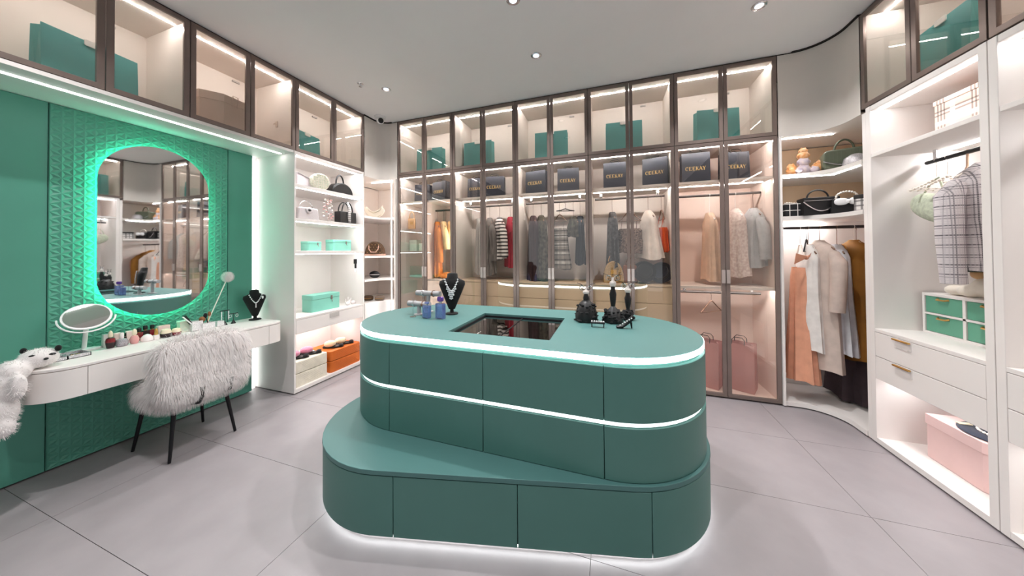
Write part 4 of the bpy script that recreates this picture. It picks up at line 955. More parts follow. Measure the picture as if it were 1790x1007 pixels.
PINKF = mat('pink_fluff', '#d98aa6', .95, noise=(60, .1), sheen=.4, bump=(90, .6)); CRF = mat('cream_fluff', '#f0dcb8', .95, noise=(60, .08), sheen=.4, bump=(90, .6))
for (c, mt, col, who) in ((cA, PINKF, 'pink', 'cream woven'), (cB, CRF, 'cream', 'orange quilted')):
    for s in (-1, 1):
        p = (c[0]+.05, c[1]+s*.075, c[2]+(.262 if col == 'pink' else .247)); t = thing('slipper', f'black slipper with fluffy {col} strap on the {who} box', 'slipper', p, f'{col} slippers'); M_ = T(p, PI/2+math.radians(35))
        MB(M_).prism([(.05*math.cos(a)*(1+.15*math.sin(a)), .115*math.sin(a)) for a in [2*PI*i/24 for i in range(24)]], 0, .018).build('sole', BLACK, t, smooth=40, bevel=.004)
        MB(M_).ell((0, .085*-1, .024), .044, .026, .016).build('heel_cup', VELVET, t, smooth=True)
        q = MB(M_); superell(q, (0, .035, .045), .06, .062, .036, .9); q.build('strap', mt, t, smooth=True)
# corner shelf items
CRESC = [(-.13, .13)]+[(.13*math.cos(a), .12+.12*math.sin(a)) for a in [PI+PI*i/16 for i in range(17)]]+[(.10, .16)]+[(.085*math.cos(a), .135+.06*math.sin(a)) for a in [2*PI-PI*i/12 for i in range(13)]]+[(-.10, .16)]
p = BY(655, 374, 3.36); c = (p.x, 3.36, 1.933); t, M_ = handbag(c, math.radians(25), CRESC, .06, mat('ivory_leather', '#e6dccb', .5, noise=(8, .04)), 'ivory crescent shoulder bag on the corner shelf', None, bevel=.015)
MB(M_).tube([(-.10, 0, .15), (-.06, -.03, .1), (0, -.035, .075), (.06, -.03, .1), (.11, 0, .17)], .01, 8).build('strap', mat('ivory_leather'), t, smooth=True)
MONO = mat('brown_monogram', '#4a342b', .55, noise=(70, 0, '#6e5236'))
p = BY(656, 444, 3.36); c = (p.x, 3.36, 1.40); t, M_ = handbag(c, math.radians(25), dome(.25, .20), .12, MONO, 'brown domed handbag with pale trim and tan handles on the corner shelf', None, bevel=.02)
NUDE = mat('nude_leather', '#dcb3a0', .5, noise=(10, .05)); MB(M_).box(-.126, .126, -.062, .062, 0, .025).build('trim', NUDE, t, bevel=.004)
for s in (-1, 1): MB(M_).tube([(-.065, s*.062, .14), (-.06, s*.075, .09), (-.03, s*.08, .05), (.03, s*.08, .05), (.06, s*.075, .09), (.065, s*.062, .14)], .007, 8).build('handle', NUDE, t, smooth=True)
for i in range(5):
    for j in range(4):
        x, z = -.085+.042*i+(.02 if j % 2 else 0), .045+.036*j
        if abs(x) < .10*math.sqrt(max(.05, 1-(z/.21)**2)): MB(M_).lathe([(.001, 0), (.006, 0), (.006, .002), (.001, .002)], c=(0, 0, 0), n=6) if 0 else MB(M_ @ Matrix.Translation((x, -.061, z)) @ Matrix.Rotation(PI/2, 4, 'X')).lathe([(.001, -.001), (.007, -.001), (.007, .0012), (.001, .0012)], n=4).build('motif', mat('motif_tan', '#b08e5e', .6, noise=(20, .05)), t)
p = BY(655, 487, 3.36); c = (p.x, 3.36, 1.085); t = thing('evening_clutch', 'small black oval clutch with silver band on corner shelf', 'clutch', c); MB(T(c, .4)).ell((0, 0, .05), .075, .03, .05).build('body', BLACK, t, smooth=True); MB(T(c, .4)).box(-.07, .07, -.033, .033, .045, .055).build('band', CHROME, t, bevel=.002)
for u, mt, lab in ((644, MONO, 'brown rolled sunglasses case on the lowest corner shelf'), (660, mat('taupe_leather', '#7d6a5c', .5, noise=(14, .1)), 'taupe folded purse beside the brown case on the corner shelf')):
    p = BY(u, 529, 3.32); c = (p.x, 3.32 if u < 650 else 3.36, .773); t = thing('small_purse', lab, 'purse', c); q = MB(T(c, .4)); superell(q, (0, 0, .035), .065, .035, .035, .6); q.build('body', mt, t, smooth=True); MB(T(c, .4)).tube([(-.05, -.036, .03), (.05, -.036, .03)], .003, 6).build('clasp', GOLD, t, smooth=True)
RED = mat('red_leather', '#c8102e', .45, noise=(8, .06)); c = (-2.875, 3.60, 1.40)
t, M_ = handbag((-2.92, 3.62, 1.40), .3, trap(.10, .10, .0+.13), .05, RED, 'small red bag at the end of the corner shelf', (.03, .13, .05, .004, RED), bevel=.006)
t = thing('striped_roll', 'red and white striped roll standing on the corner shelf', 'roll', (-2.93, 3.75, 1.40)); MB(T((-2.93, 3.75, 1.40))).lathe([(.035, 0), (.035, .34)], n=14).build('body', lines('roll_stripe', '#f0ebe6', [('z', 30, .4, 0, '#a33a33', 1)]), t, smooth=True); MB(T((-2.93, 3.75, 1.40))).lathe([(.02, .34), (.02, .36)], n=12).build('core', WHITEP, t, smooth=True)
# dome camera
c = (-2.93, 3.215, CEIL); t = thing('dome_camera', 'white ceiling dome camera near the curved corner panel', 'camera', c)
MB(T(c)).lathe([(.075, 0), (.075, -.012), (.055, -.028), (.03, -.03)], n=24).build('mount', WHITEP, t, smooth=True); MB(T(c)).ell((0, 0, -.045), .05, .05, .05).build('ball', WHITEP, t, smooth=True)
dv = Vector((.8, -.55, -.45)).normalized(); RQ = Matrix.Translation(Vector(c)+Vector((0, 0, -.045))+dv*.036) @ dv.to_track_quat('Z', 'Y').to_matrix().to_4x4()
MB(RQ).lathe([(.001, 0), (.034, 0), (.032, .012), (.022, .017), (.001, .017)], n=20).build('lens', BLACK, t, smooth=True)
t = thing('ceiling_sprinkler', 'tiny ceiling sprinkler near the dome camera', 'sprinkler', (-2.545, 2.504, CEIL)); MB(T((-2.545, 2.504, CEIL))).lathe([(.03, 0), (.03, -.004), (.012, -.012), (.008, -.03), (.018, -.034), (.001, -.036)], n=16).build('head', CHROME, t, smooth=True); MB(T((-2.545, 2.504, CEIL))).lathe([(.036, 0), (.036, -.003), (.03, -.004)], n=16).build('plate', WHITEP, t, smooth=True)

# ------------------------------------------------------------------ hangers and clothes
def hanger_mesh(M_, hw, drop, r=.006, zc=-.12, bar=True):
    """hook from the rail (origin) down to the shoulders, which run along local x"""
    m = MB(M_)
    m.tube([(.014*math.cos(a), 0, .014*math.sin(a)+.0) for a in [PI*.95-PI*1.35*i/10*1 for i in range(11)]][::-1]+[(0.004, 0, -.03), (0, 0, zc+.012)], .0022, 6)
    m.tube([(-hw, 0, zc-drop), (-hw*.5, 0, zc-drop*.42), (-.02, 0, zc+.006), (0, 0, zc+.012), (.02, 0, zc+.006), (hw*.5, 0, zc-drop*.42), (hw, 0, zc-drop)], r, 8)
    if bar: m.tube([(-hw, 0, zc-drop), (hw, 0, zc-drop)], r*.7, 6)
    return m
def garment(name, label, cat, hook, yaw, L, sw, hem, dep, mt, sleeve=None, hm=None, group=None, waist=None, rip=.10, kr=8, top='shirt', lapel=None, drop=.07, zc=-.17, vb=None, eo=None, belt=None, furry=None, skirt=None):
    if eo is not None: yaw = math.atan2(hook[1], hook[0])+math.radians(eo)
    t = thing(name, label, cat, hook, group); M_ = T(hook, yaw)
    hanger_mesh(M_, max(.06, sw*.92), drop, zc=zc).build('hanger', hm or WOOD, t, smooth=True)
    z0 = zc+.012
    if vb: L = max(.25, hook[2]+z0-BY(vb[0], vb[1], hook[1]).z)
    wst = waist or (sw+hem)/2*.86; n = 48; rings = []
    if top == 'shirt': rows = [(0, .035, .03), (.018, .055, .04), (.03+drop*.4, sw*.72, dep*.7), (.05+drop, sw, dep*.85)]
    elif top == 'strap': rows = [(drop+.10, sw*.8, dep*.8)]
    zs = rows[-1][0]
    for k in range(1, 13):
        q = k/12; z = zs+(L-zs)*q
        w = sw*.96+(wst-sw*.96)*min(1, q/.42) if q < .42 else wst+(hem-wst)*((q-.42)/.58)**.9
        rows.append((z, w, dep*(.9+.5*q*hem/max(sw, .01)*.6)))
    for i, (z, w, d) in enumerate(rows):
        q = min(1, z/L); R_ = []
        for j in range(n):
            a = 2*PI*j/n; g_ = q**.6; rp = 1+rip*g_*math.sin(kr*a+1.3+.8*q)+rip*.55*g_*math.sin((kr+5)*a+q*2)
            hz = z+(.012*math.sin(3*a) if i == len(rows)-1 else 0)
            R_.append((w*math.cos(a)*rp, d*math.sin(a)*rp, z0-hz))
        rings.append(R_)
    bm_m = MB(M_); bm_m.loft(rings, caps=False); b = bm_m.build('body', mt, t, smooth=True)
    if top == 'strap':
        for s in (-1, 1): MB(M_).tube([(s*sw*.6, 0, zc-drop*.6), (s*sw*.62, dep*.5, z0-rows[0][0]-.01)], .003, 5).build('strap', mt, t, smooth=True)
    if sleeve:
        sl, r0, r1 = sleeve
        for s in (-1, 1):
            x0 = s*(sw-.012); pts = [(x0*.9, 0, z0-.05-drop), (x0+s*.035, 0, z0-.13-drop), (x0+s*.045, -.01, z0-sl*.6-drop), (x0+s*.04, -.02, z0-sl-drop)]
            k = MB(M_); k.tube(pts, [r0*.7, r0, (r0+r1)/2, r1], 12); so = k.build('sleeve', mt, t, smooth=True)
            if furry: P, N = samples(k, furry[0]//4, 11); fur('fur', furry[2], so, P, N, furry[1], .0022, .35, 2, 12)
    if lapel:
        for s in (-1, 1): MB(M_).add([(s*.01, -dep*.9-.004, z0-.035), (s*.06, -dep*.85-.006, z0-.06), (s*.085, -dep*.98-.008, z0-.15), (s*.06, -dep-.010, z0-.16), (s*.005, -dep*1.02-.010, z0-.36), (s*.002, -dep-.006, z0-.1)], [(0, 1, 2, 3, 4, 5)]).build('lapel', lapel, t)
    if belt: MB(M_).lathe([(wst*1.0, z0-L*.42-.018), (wst*1.03, z0-L*.42), (wst*1.0, z0-L*.42+.018)], n=24, sy=dep/wst*1.05).build('belt', belt, t, smooth=True)
    if furry:
        P, N = samples(bm_m, furry[0], 13); fur('fur', furry[2], b, P, N, furry[1], .0024, .35, 2, 14)
    if skirt:
        zq = z0-L*.5; MB(M_).lathe([(wst*1.02, zq+.01), (wst*1.05, zq-.02), (hem*1.06, z0-L*.99)], n=28, sy=dep/max(sw, .01), rip=.06, kr=8).build('skirt', skirt, t, smooth=True)
    return t
def hanger(label, hook, yaw, hw, mt, drop=.08, group='empty hangers', zc=-.1, pearls=False, name='clothes_hanger'):
    t = thing(name, label, 'hanger', hook, group); M_ = T(hook, yaw)
    m = hanger_mesh(M_, hw, drop, .006 if not pearls else .004, zc)
    m.build('frame', mt, t, smooth=True)
    if pearls:
        for i in range(15):
            q = -1+2*i/14; MB(M_).ell((q*hw, 0, zc-drop*abs(q)+.002), .0085, .0085, .0085, 8, 5).build('pearl', PEARL, t, smooth=True)
        for i in range(8): MB(M_).ell((-hw+2*hw*i/7, 0, zc-drop), .007, .007, .007, 8, 5).build('pearl', PEARL, t, smooth=True)
    return t
def rp(u, z=2.055, Y=3.682): p = BY(u, 355, Y); return (p.x, Y, z)
C_ = lambda n, h, **k: mat(n, h, k.pop('rough', .85), noise=k.pop('noise', (14, .08)), **k)
d90 = math.radians
# wardrobe 1
yb1 = 3.662
garment('robe', 'long orange robe hanging beside the wardrobe divider', 'robe', (-2.335, yb1, 2.03), d90(86), .98, .135, .14, .055, C_('orange_cloth', '#cf8238'), (.5, .04, .035), vb=(755, 482), eo=8)
garment('blouse', 'cream blouse hanging next to the long orange robe', 'blouse', (-2.235, yb1, 2.03), d90(82), .48, .135, .14, .05, C_('cream_cloth', '#e9cf9e'), (.32, .045, .04), vb=(768, 430), eo=10)
garment('dress', 'pale apricot dress hanging between cream blouse and gold dress', 'dress', (-2.125, yb1, 2.03), d90(82), .75, .15, .16, .05, C_('apricot_cloth', '#edc58f'), vb=(778, 432), eo=10)
garment('dress', 'gold yellow dress hanging beside the lit wardrobe edge', 'dress', (-2.04, yb1, 2.03), d90(82), .78, .15, .15, .05, C_('gold_cloth', '#e0a54f'), vb=(786, 470), eo=8)
t = thing('tinsel_bundle', 'heap of gold orange tinsel on the shelf under the robes', 'tinsel', (-2.15, 3.62, 1.08)); m = MB(T((-2.15, 3.62, 1.08))); m.ell((0, 0, .035), .14, .09, .035); bo = m.build('core', C_('tinsel_core', '#d98a3c'), t, smooth=True); P, N = samples(m, 900, 21); P[:, 2] = np.maximum(P[:, 2], 1.085); fur('strands', C_('tinsel', '#eaa048', rough=.4), bo, P, np.abs(N), .035, .003, .1, 2, 22)
c = (-2.6, 3.62, 1.77); t, M_ = handbag((-2.47, 3.62, 1.77), 0, [(-.08, 0), (.08, 0), (.02, .12), (-.03, .08)], .08, BLSH, 'small blush folded bag on the upper glass shelf')
MB(M_).tube([(-.04, 0, .07), (-.05, 0, .15), (-.02, 0, .2)], .003, 5).build('cord', WHITEP, t, smooth=True)
c = (-2.72, 3.6, 1.77); t, M_ = handbag(c, .5, trap(.10, .10, .16), .06, TANS, 'small tan bag with arched handle on the upper glass shelf', (.035, .155, .10, .006, TANS))
MB(M_).box(-.02, .02, -.034, -.03, .07, .11).build('clasp', GOLD, t)
for x, w_, h_, lab in ((-2.68, .12, .16, 'taller pale green box on the middle glass shelf'), (-2.50, .15, .11, 'wider pale green box on the middle glass shelf')):
    t = thing('pale_box', lab, 'box', (x, 3.62, 1.46)); MB(T((x, 3.62, 1.46))).box(-w_/2, w_/2, -.05, .05, 0, h_*.75).build('base', C_('pale_green_card', '#c9d6c6'), t); MB(T((x, 3.62, 1.46))).box(-w_/2-.002, w_/2+.002, -.052, .052, h_*.76, h_).build('lid', C_('pale_green_card', '#c9d6c6'), t)
t = thing('glass_case', 'green glass case on the lowest glass shelf', 'case', (-2.58, 3.62, 1.10)); MB(T((-2.58, 3.62, 1.10))).box(-.14, .14, -.08, .08, 0, .02).build('base', MINT, t); MB(T((-2.58, 3.62, 1.10))).box(-.135, .135, -.075, .075, .02, .15).build('cover', glass('green_glass', (.75, .88, .82), 1), t)
# wardrobe 2
HT = lines('houndstooth', '#4b4644', [('x', 90, .45, 0, '#8b8580', .75), ('z', 90, .45, 0, '#1f1c1c', .8), ('y', 90, .45, 0, '#8b8580', .5)])
ST = lines('shirt_stripe', '#e6e1dd', [('z', 22, .42, 0, '#2a2528', 1)])
garment('dress', 'pale grey dress half hidden behind the wardrobe door frame', 'dress', rp(838), d90(88), 1.02, .13, .15, .05, C_('pale_grey_cloth', '#a9a6a2'), vb=(838, 478), eo=5)
garment('coat', 'dark houndstooth long coat hanging beside the striped shirt', 'coat', rp(856), d90(76), .96, .14, .15, .07, HT, (.5, .048, .042), vb=(856, 479), eo=12)
garment('shirt', 'black and white striped shirt on a hanger', 'shirt', rp(873), d90(72), .72, .14, .15, .075, ST, (.45, .05, .045), vb=(873, 453), eo=16)
garment('dress', 'red lace dress hanging next to the striped shirt', 'dress', rp(892), d90(70), .80, .135, .16, .06, C_('red_cloth', '#a5243a'), (.22, .05, .05), vb=(892, 466), eo=14)
# wardrobe 3
GP_ = lines('grey_patchwork', '#8c8680', [('z', 9, .4, 0, '#cfcac4', .8), ('z', 17, .3, .3, '#35302f', .8), ('x', 12, .4, 0, '#5b544f', .4)])
garment('dress', 'long maroon dress hanging at the wardrobe side panel', 'dress', rp(932), d90(74), 1.02, .17, .19, .065, C_('maroon_cloth', '#372428'), vb=(932, 498), eo=8)
garment('dress', 'long patterned grey and olive dress next to the maroon dress', 'dress', rp(946), d90(66), 1.02, .14, .20, .07, C_('olive_print', '#5a564a', noise=(22, 0, '#231f1e')), vb=(946, 486), eo=14)
garment('skirt_set', 'grey patchwork top and skirt set on a hanger', 'skirt', rp(978), d90(30), .92, .11, .15, .07, GP_, top='strap', vb=(978, 470), eo=55)
hanger('dark clip hanger behind the patchwork set', rp(988), d90(15), .11, BLKMET, .015)
garment('top', 'short olive and black wrap top on a hanger', 'top', rp(1002), d90(45), .40, .12, .13, .06, C_('olive_black', '#4d4a40', noise=(25, 0, '#1d1b1a')), zc=-.2, vb=(1002, 412), eo=30)
garment('dress', 'narrow navy dress hanging next to the olive wrap top', 'dress', rp(1014), d90(78), .86, .14, .14, .05, C_('navy_cloth', '#1c242f'), zc=-.2, vb=(1014, 462), eo=6)
# wardrobe 4
garment('dress', 'black dress with silver bodice hanging beside the sequin top', 'dress', rp(1070), d90(66), .90, .13, .14, .055, C_('silver_black', '#565558', noise=(30, 0, '#2a2829')), skirt=C_('black_cloth', '#1a1719'), vb=(1070, 467), eo=14)
garment('top', 'brown sequin tunic hanging low on a wooden hanger', 'top', rp(1100), d90(14), .60, .14, .17, .07, C_('sequin_brown', '#8c7466', noise=(60, 0, '#3a2a26')), top='strap', drop=.10, vb=(1100, 442), eo=70)
garment('dress', 'white flowing gown with pleated body on a hanger', 'dress', rp(1133), d90(48), .86, .14, .24, .08, C_('white_gown', '#ddd0c6'), rip=.09, vb=(1133, 452), eo=25)
garment('dress', 'short bright orange dress hanging from a wooden hanger', 'dress', rp(1156), d90(62), .62, .11, .12, .05, C_('bright_orange', '#e2581c'), top='strap', drop=.10, vb=(1156, 440), eo=18)
t = thing('hat_stand', 'dark round hat on a low metal stand under the gown', 'hat', (.345, 3.6, 1.08)); c = (.345, 3.6, 1.08)
MB(T(c)).lathe([(.06, 0), (.06, .006), (.006, .012), (.006, .10)], n=18).build('stand', BLKMET, t, smooth=True)
mq = Matrix.Translation((.345, 3.56, 1.215)) @ Matrix.Rotation(d90(70), 4, 'X'); MB(mq).lathe([(.001, .06), (.07, .05), (.085, 0), (.12, -.01), (.12, -.018), (.001, -.02)], n=28).build('hat', VELVET, t, smooth=True)
mq = Matrix.Translation((.515, 3.62, 1.205)) @ Matrix.Rotation(d90(68), 4, 'X') @ Matrix.Rotation(d90(-20), 4, 'Y'); t = thing('brim_hat', 'navy wide brim hat beside the dark round hat', 'hat', (.50, 3.62, 1.08)); MB(mq).lathe([(.001, .07), (.08, .06), (.085, 0), (.12, -.012), (.12, -.02), (.001, -.02)], n=28).build('felt', NAVF, t, smooth=True); MB(mq).lathe([(.087, .004), (.088, .02), (.083, .022)], n=28).build('band', BLACK, t, smooth=True)
t, M_ = handbag((.02, 3.6, 1.08), .1, dome(.22, .25), .12, C_('straw', '#a98d63', noise=(50, .2)), 'domed straw bag on the wardrobe counter under the silver dress', (.05, .24, .08, .006, TANS))
MB(M_).box(-.03, .03, -.066, -.06, .10, .15).build('clasp', GOLD, t, bevel=.003)
t, M_ = handbag((.20, 3.62, 1.08), -.1, trap(.16, .14, .2), .09, C_('russet_leather', '#7e4a30', rough=.5), 'russet leather bag on the wardrobe counter beside the straw bag', (.05, .19, .09, .007, WOOD))
MB(M_).box(-.05, .05, -.05, -.045, .06, .13).build('pocket', C_('russet_leather', '#7e4a30'), t, bevel=.003)
# shoes on the low shelves
GS = 'shoes on the low wardrobe shelves'
SHC = [('blush', C_('blush_shoe', '#c98d7d', rough=.5)), ('rose red', C_('rose_shoe', '#9a4a45', rough=.5)), ('dark brown', C_('brown_shoe', '#4b322b', rough=.5))]
for b in range(1, 4):
    for k in range(6):
        nm, mt = SHC[(b+k//2) % 3]; x = BX[b]+.14+.115*k; c = (x, 3.55, .418)
        t = thing('court_shoe', f'{nm} court shoe on the low shelf under the '+['', 'striped shirt', 'maroon dress', 'white gown'][b], 'shoe', c, GS)
        sh = []
        for i in range(10):
            q = i/9; y = -.11+.22*q; w = .018+.016*math.sin(PI*min(1, (1-q)*1.0)*.8+.4); zb = .055*q**1.5; zt_ = zb+.02+.04*q
            sh.append([(w*math.cos(a), y, (zb+zt_)/2+(zt_-zb)/2*math.sin(a)) for a in [2*PI*z_/10 for z_ in range(10)]])
        MB(T(c)).loft(sh).build('upper', mt, t, smooth=True); MB(T(c)).tube([(0, .10, .055), (0, .105, 0)], [.016, .006], 8).build('heel', mt, t, smooth=True)
# wardrobe 5
Y5 = 3.682
def r5(u): p = BY(u, 340, Y5); return (p.x, Y5, 2.03)
garment('dress', 'long cream dress on a white padded hanger', 'dress', r5(1240), d90(56), .84, .13, .15, .06, C_('cream_dress', '#e2c5ae'), hm=WHITEP, zc=-.2, vb=(1240, 489), eo=22)
garment('dress', 'white ruffled dress with small flowers on a pale hanger', 'dress', r5(1285), d90(56), .92, .13, .15, .08, C_('white_ruffle', '#e6dad3', noise=(40, 0, '#c9b2ab')), hm=WHITEP, rip=.12, kr=9, vb=(1285, 482), eo=28)
FURG = C_('grey_fur', '#b9bcbf'); garment('fur_coat', 'pale grey fluffy fur coat with dark lining', 'coat', r5(1316), d90(55), .60, .13, .14, .09, FURG, (.45, .05, .05), furry=(2600, .03, FURG), eo=28)
hanger('wooden hanger alone on the lower rail above the rose bags', (BY(1243, 515, 3.542).x, 3.542, 1.012), d90(38), .15, WOOD, .10)

# niche clothes
YN = 3.5
def rn(u): p = BY(u, 398, YN); return (p.x, YN, 1.645)
garment('dress', 'peach pleated slip dress with bow bodice and thin straps', 'dress', rn(1398), d90(-50), 1.27, .08, .15, .075, C_('peach_satin', '#cf9478', rough=.5), top='strap', rip=.12, kr=8, hm=PEARL, drop=.11, vb=(1395, 660), waist=.085, eo=205)
p = rn(1398); t = thing('satin_bow', 'peach satin bow on the slip dress bodice', 'bow', (p[0]-.01, YN-.10, 1.36)); MB(T((p[0]-.01, YN-.10, 1.36), .5)).add([(0, 0, 0), (-.12, -.01, .05), (-.13, 0, -.05), (.0, -.02, .02), (.10, -.01, .10), (.10, 0, -.02)], [(0, 1, 2), (0, 4, 5), (3, 1, 2), (3, 4, 5)]).build('loops', C_('peach_satin', '#cf9478'), t); MB(T((p[0]-.01, YN-.10, 1.36))).ell((0, -.01, .01), .018, .015, .02).build('knot', C_('peach_satin', '#cf9478'), t, smooth=True)
garment('dress', 'off white sleeveless dress behind the beige coat', 'dress', rn(1412), d90(-66), 1.02, .13, .17, .07, C_('offwhite_cloth', '#dad5d1'), rip=.06, vb=(1418, 608), eo=205)
COATB = C_('beige_coat', '#c3b2a8'); garment('coat', 'beige knee length coat with open lapels', 'coat', rn(1432), d90(-56), 1.02, .185, .21, .09, COATB, (.55, .055, .05), lapel=C_('beige_lapel', '#b09c90'), rip=.06, kr=5, vb=(1441, 640), zc=-.13, eo=212)
garment('dress', 'light grey dress with pale pleated hem beside the camel coat', 'dress', rn(1462), d90(-70), 1.05, .14, .20, .08, C_('grey_dress', '#c6c5c9'), rip=.10, kr=9, vb=(1472, 612), eo=200)
COATC = C_('camel_coat', '#8a5a1c'); garment('coat', 'long camel brown coat on a pale hanger', 'coat', rn(1492), d90(-58), 1.05, .20, .20, .10, COATC, (.6, .06, .055), hm=PEARL, rip=.07, lapel=C_('camel_collar', '#b87a2a'), zc=-.13, eo=213)
FURD = C_('dark_fur', '#43363b'); garment('fur_coat', 'dark plum fur coat hanging low behind the camel coat', 'coat', (2.18, 3.66, 1.645), d90(75), 1.33, .15, .24, .15, FURD, None, furry=(3200, .03, FURD), zc=-.25)
garment('blouse', 'pink blouse hanging past the camel coat', 'blouse', (2.31, YN, 1.645), d90(-75), .6, .16, .16, .06, C_('pink_cloth', '#dba497'), (.35, .05, .045), eo=200)
hanger('dark metal hanger beside the slip dress', rn(1409), d90(55), .12, BLKMET, .10, zc=-.12)
# niche shelf items
def nb(u, z, Y): p = BY(u, 300, Y); return (p.x, Y, z)
OLV = C_('olive_leather', '#5e6452', rough=.45, noise=(8, .06)); c = nb(1476, 2.138, 3.36)
t, M_ = handbag(c, d90(-18), rrect(-.14, .14, 0, .17, .04), .13, OLV, 'olive green box handbag with arched handle and chain strap', (.06, .16, .10, .008, OLV), bevel=.015)
for i in range(11): MB(M_).box(-.125+.025*i-.003, -.125+.025*i+.003, -.068, -.064, .02, .15).build('pleat', OLV, t)
MB(M_).tube([(-.14+.28*i/16, -.075, .075-.045*math.sin(PI*i/16)) for i in range(17)], .005, 6).build('chain', CHROME, t, smooth=True)
t = thing('sequin_hat', 'small silver sequin cap on shelf beside olive handbag', 'hat', (1.95, 3.26, 2.138)); MB(T((1.95, 3.26, 2.138))).lathe([(.08, 0), (.08, .02), (.07, .07), (.03, .10), (.002, .105)], n=24).build('crown', SILT, t, smooth=True); MB(T((1.95, 3.26, 2.138))).lathe([(.082, 0), (.084, .006), (.08, .012)], n=24).build('band', CHROME, t, smooth=True)
APR = mat('apricot_resin', '#e79a52', .5, noise=(30, 0, '#f3c9a0')); PALE = mat('pale_resin', '#ead9d4', .5, noise=(30, 0, '#c9bccb'))
c = nb(1404, 2.138, 3.45); t = thing('flower_figurine', 'orange and white flower figurine group on the curved shelf', 'figurine', c)
for (x, y, z, r, mt) in ((0, 0, .04, .05, PALE), (.0, 0, .11, .045, PALE), (0, 0, .17, .042, APR), (.0, 0, .215, .03, APR), (-.085, 0, .035, .042, APR), (-.10, -.02, .07, .03, APR), (.10, 0, .05, .045, APR), (.07, -.02, .03, .035, PALE), (-.045, -.03, .03, .03, PALE), (.12, .0, .095, .025, APR)):
    q = MB(T(c)); superell(q, (x, y, z), r, r, r*.9, .9, 12, 8)
    for a in range(6): q.ell((x+r*.8*math.cos(a*1.05), y-r*.3, z+r*.8*math.sin(a*1.05)), r*.35, r*.3, r*.35, 7, 4)
    q.build('petal_cluster', mt, t, smooth=True)
CHK = lines('black_check', '#17161a', [('x', 17, .1, 0, '#e5e0da', 1), ('z', 17, .1, .1, '#e5e0da', 1)])
c = nb(1387, 1.75, 3.47); t, M_ = handbag(c, 0, trap(.18, .18, .12), .10, CHK, 'small black and white checked box bag with pearl handle', None, bevel=.004)
for i in range(9): MB(M_).ell((-.07+.0175*i, 0, .128+.004*math.sin(i)), .008, .008, .008, 8, 5).build('pearl', PEARL, t, smooth=True)
c = nb(1428, 1.75, 3.42); t, M_ = handbag(c, d90(-4), trap(.25, .24, .155), .12, BLACK, 'black leather handbag with top handle and silver chain', (.075, .155, .075, .007, BLACK), bevel=.008)
MB(M_).box(-.124, .124, -.064, .064, .125, .158).build('lid', BLACK, t, bevel=.006); MB(M_).tube([(-.125+.25*i/16, -.07, .12-.085*math.sin(PI*i/16)) for i in range(17)], .005, 6).build('chain', CHROME, t, smooth=True); MB(M_).tube([(-.12, -.066, .128), (.12, -.066, .128)], .003, 6).build('zip', CHROME, t, smooth=True)
c = nb(1479, 1.75, 3.33); t, M_ = handbag(c, d90(-20), trap(.21, .18, .13), .10, BLACK, 'black satin bag with white bow and pearl handle', None, bevel=.008)
for i in range(13): MB(M_).ell((.065*math.cos(PI*i/12), 0, .135+.055*math.sin(PI*i/12)), .009, .009, .009, 8, 5).build('pearl', PEARL, t, smooth=True)
for s in (-1, 1): q = MB(M_); superell(q, (s*.042, -.058, .10), .042, .014, .03, .8); q.build('bow_loop', WHITEP, t, smooth=True)
MB(M_).ell((0, -.065, .10), .014, .012, .018).build('bow_knot', WHITEP, t, smooth=True)
PLG = lines('grey_check', '#d8d4d2', [('z', 26, .3, 0, '#5a5556', .8), ('y', 26, .3, 0, '#5a5556', .8), ('x', 26, .3, 0, '#5a5556', .5)])
c = (1.955, 3.13, 1.75); t, M_ = handbag(c, d90(-60), trap(.16, .16, .13), .08, PLG, 'grey checked bag beside the bow bag on curved shelf', None, bevel=.006); MB(M_).box(-.08, .08, -.043, .043, .10, .133).build('flap', BLACK, t, bevel=.004)

# right wardrobe contents
PLD = lines('pink_plaid', '#ecd2c6', [('y', 5.2, .05, 0, '#3b3836', .6), ('y', 5.2, .05, .10, '#3b3836', .6), ('y', 5.2, .05, .20, '#3b3836', .6), ('z', 5.2, .05, .15, '#3b3836', .6), ('z', 5.2, .05, .27, '#3b3836', .6), ('y', 5.2, .16, .5, '#f4ebe6', .6), ('z', 5.2, .16, .6, '#f4ebe6', .6), ('x', 5.2, .05, 0, '#3b3836', .6)])
c = (2.185, 2.49, 2.156); t = thing('plaid_box', 'pink plaid storage box on the top open shelf', 'box', c); MB(T(c)).box(-.17, .19, -.22, .22, 0, .215).build('base', PLD, t, bevel=.004); MB(T(c)).box(-.174, .194, -.224, .224, .215, .245).build('lid', PLD, t, bevel=.004)
XRr = 2.13
for i, y in enumerate((2.86, 2.79)): hanger('pearl beaded hanger on the dark rail beside the tweed jacket', (XRr, y, 2.05), d90(16), .17, PEARL, .075, 'pearl beaded hangers', pearls=True, zc=-.13)
SHG = C_('pale_green_knit', '#c5cdb8', noise=(50, .12), bump=(70, .6)); t = thing('shell_bag', 'pale green quilted shell bag hanging from the pearl hangers', 'handbag', (2.05, 2.80, 1.62))
q = MB(T((2.06, 2.79, 1.72)) @ Matrix.Rotation(d90(28), 4, 'X')); superell(q, (0, 0, 0), .05, .15, .085, .85); q.build('body', SHG, t, smooth=True)
MB().tube([(2.07, 2.90, 1.78), (2.11, 2.87, 1.90), (2.12, 2.83, 1.93), (2.09, 2.74, 1.75)], .006, 6).build('strap', SHG, t, smooth=True)
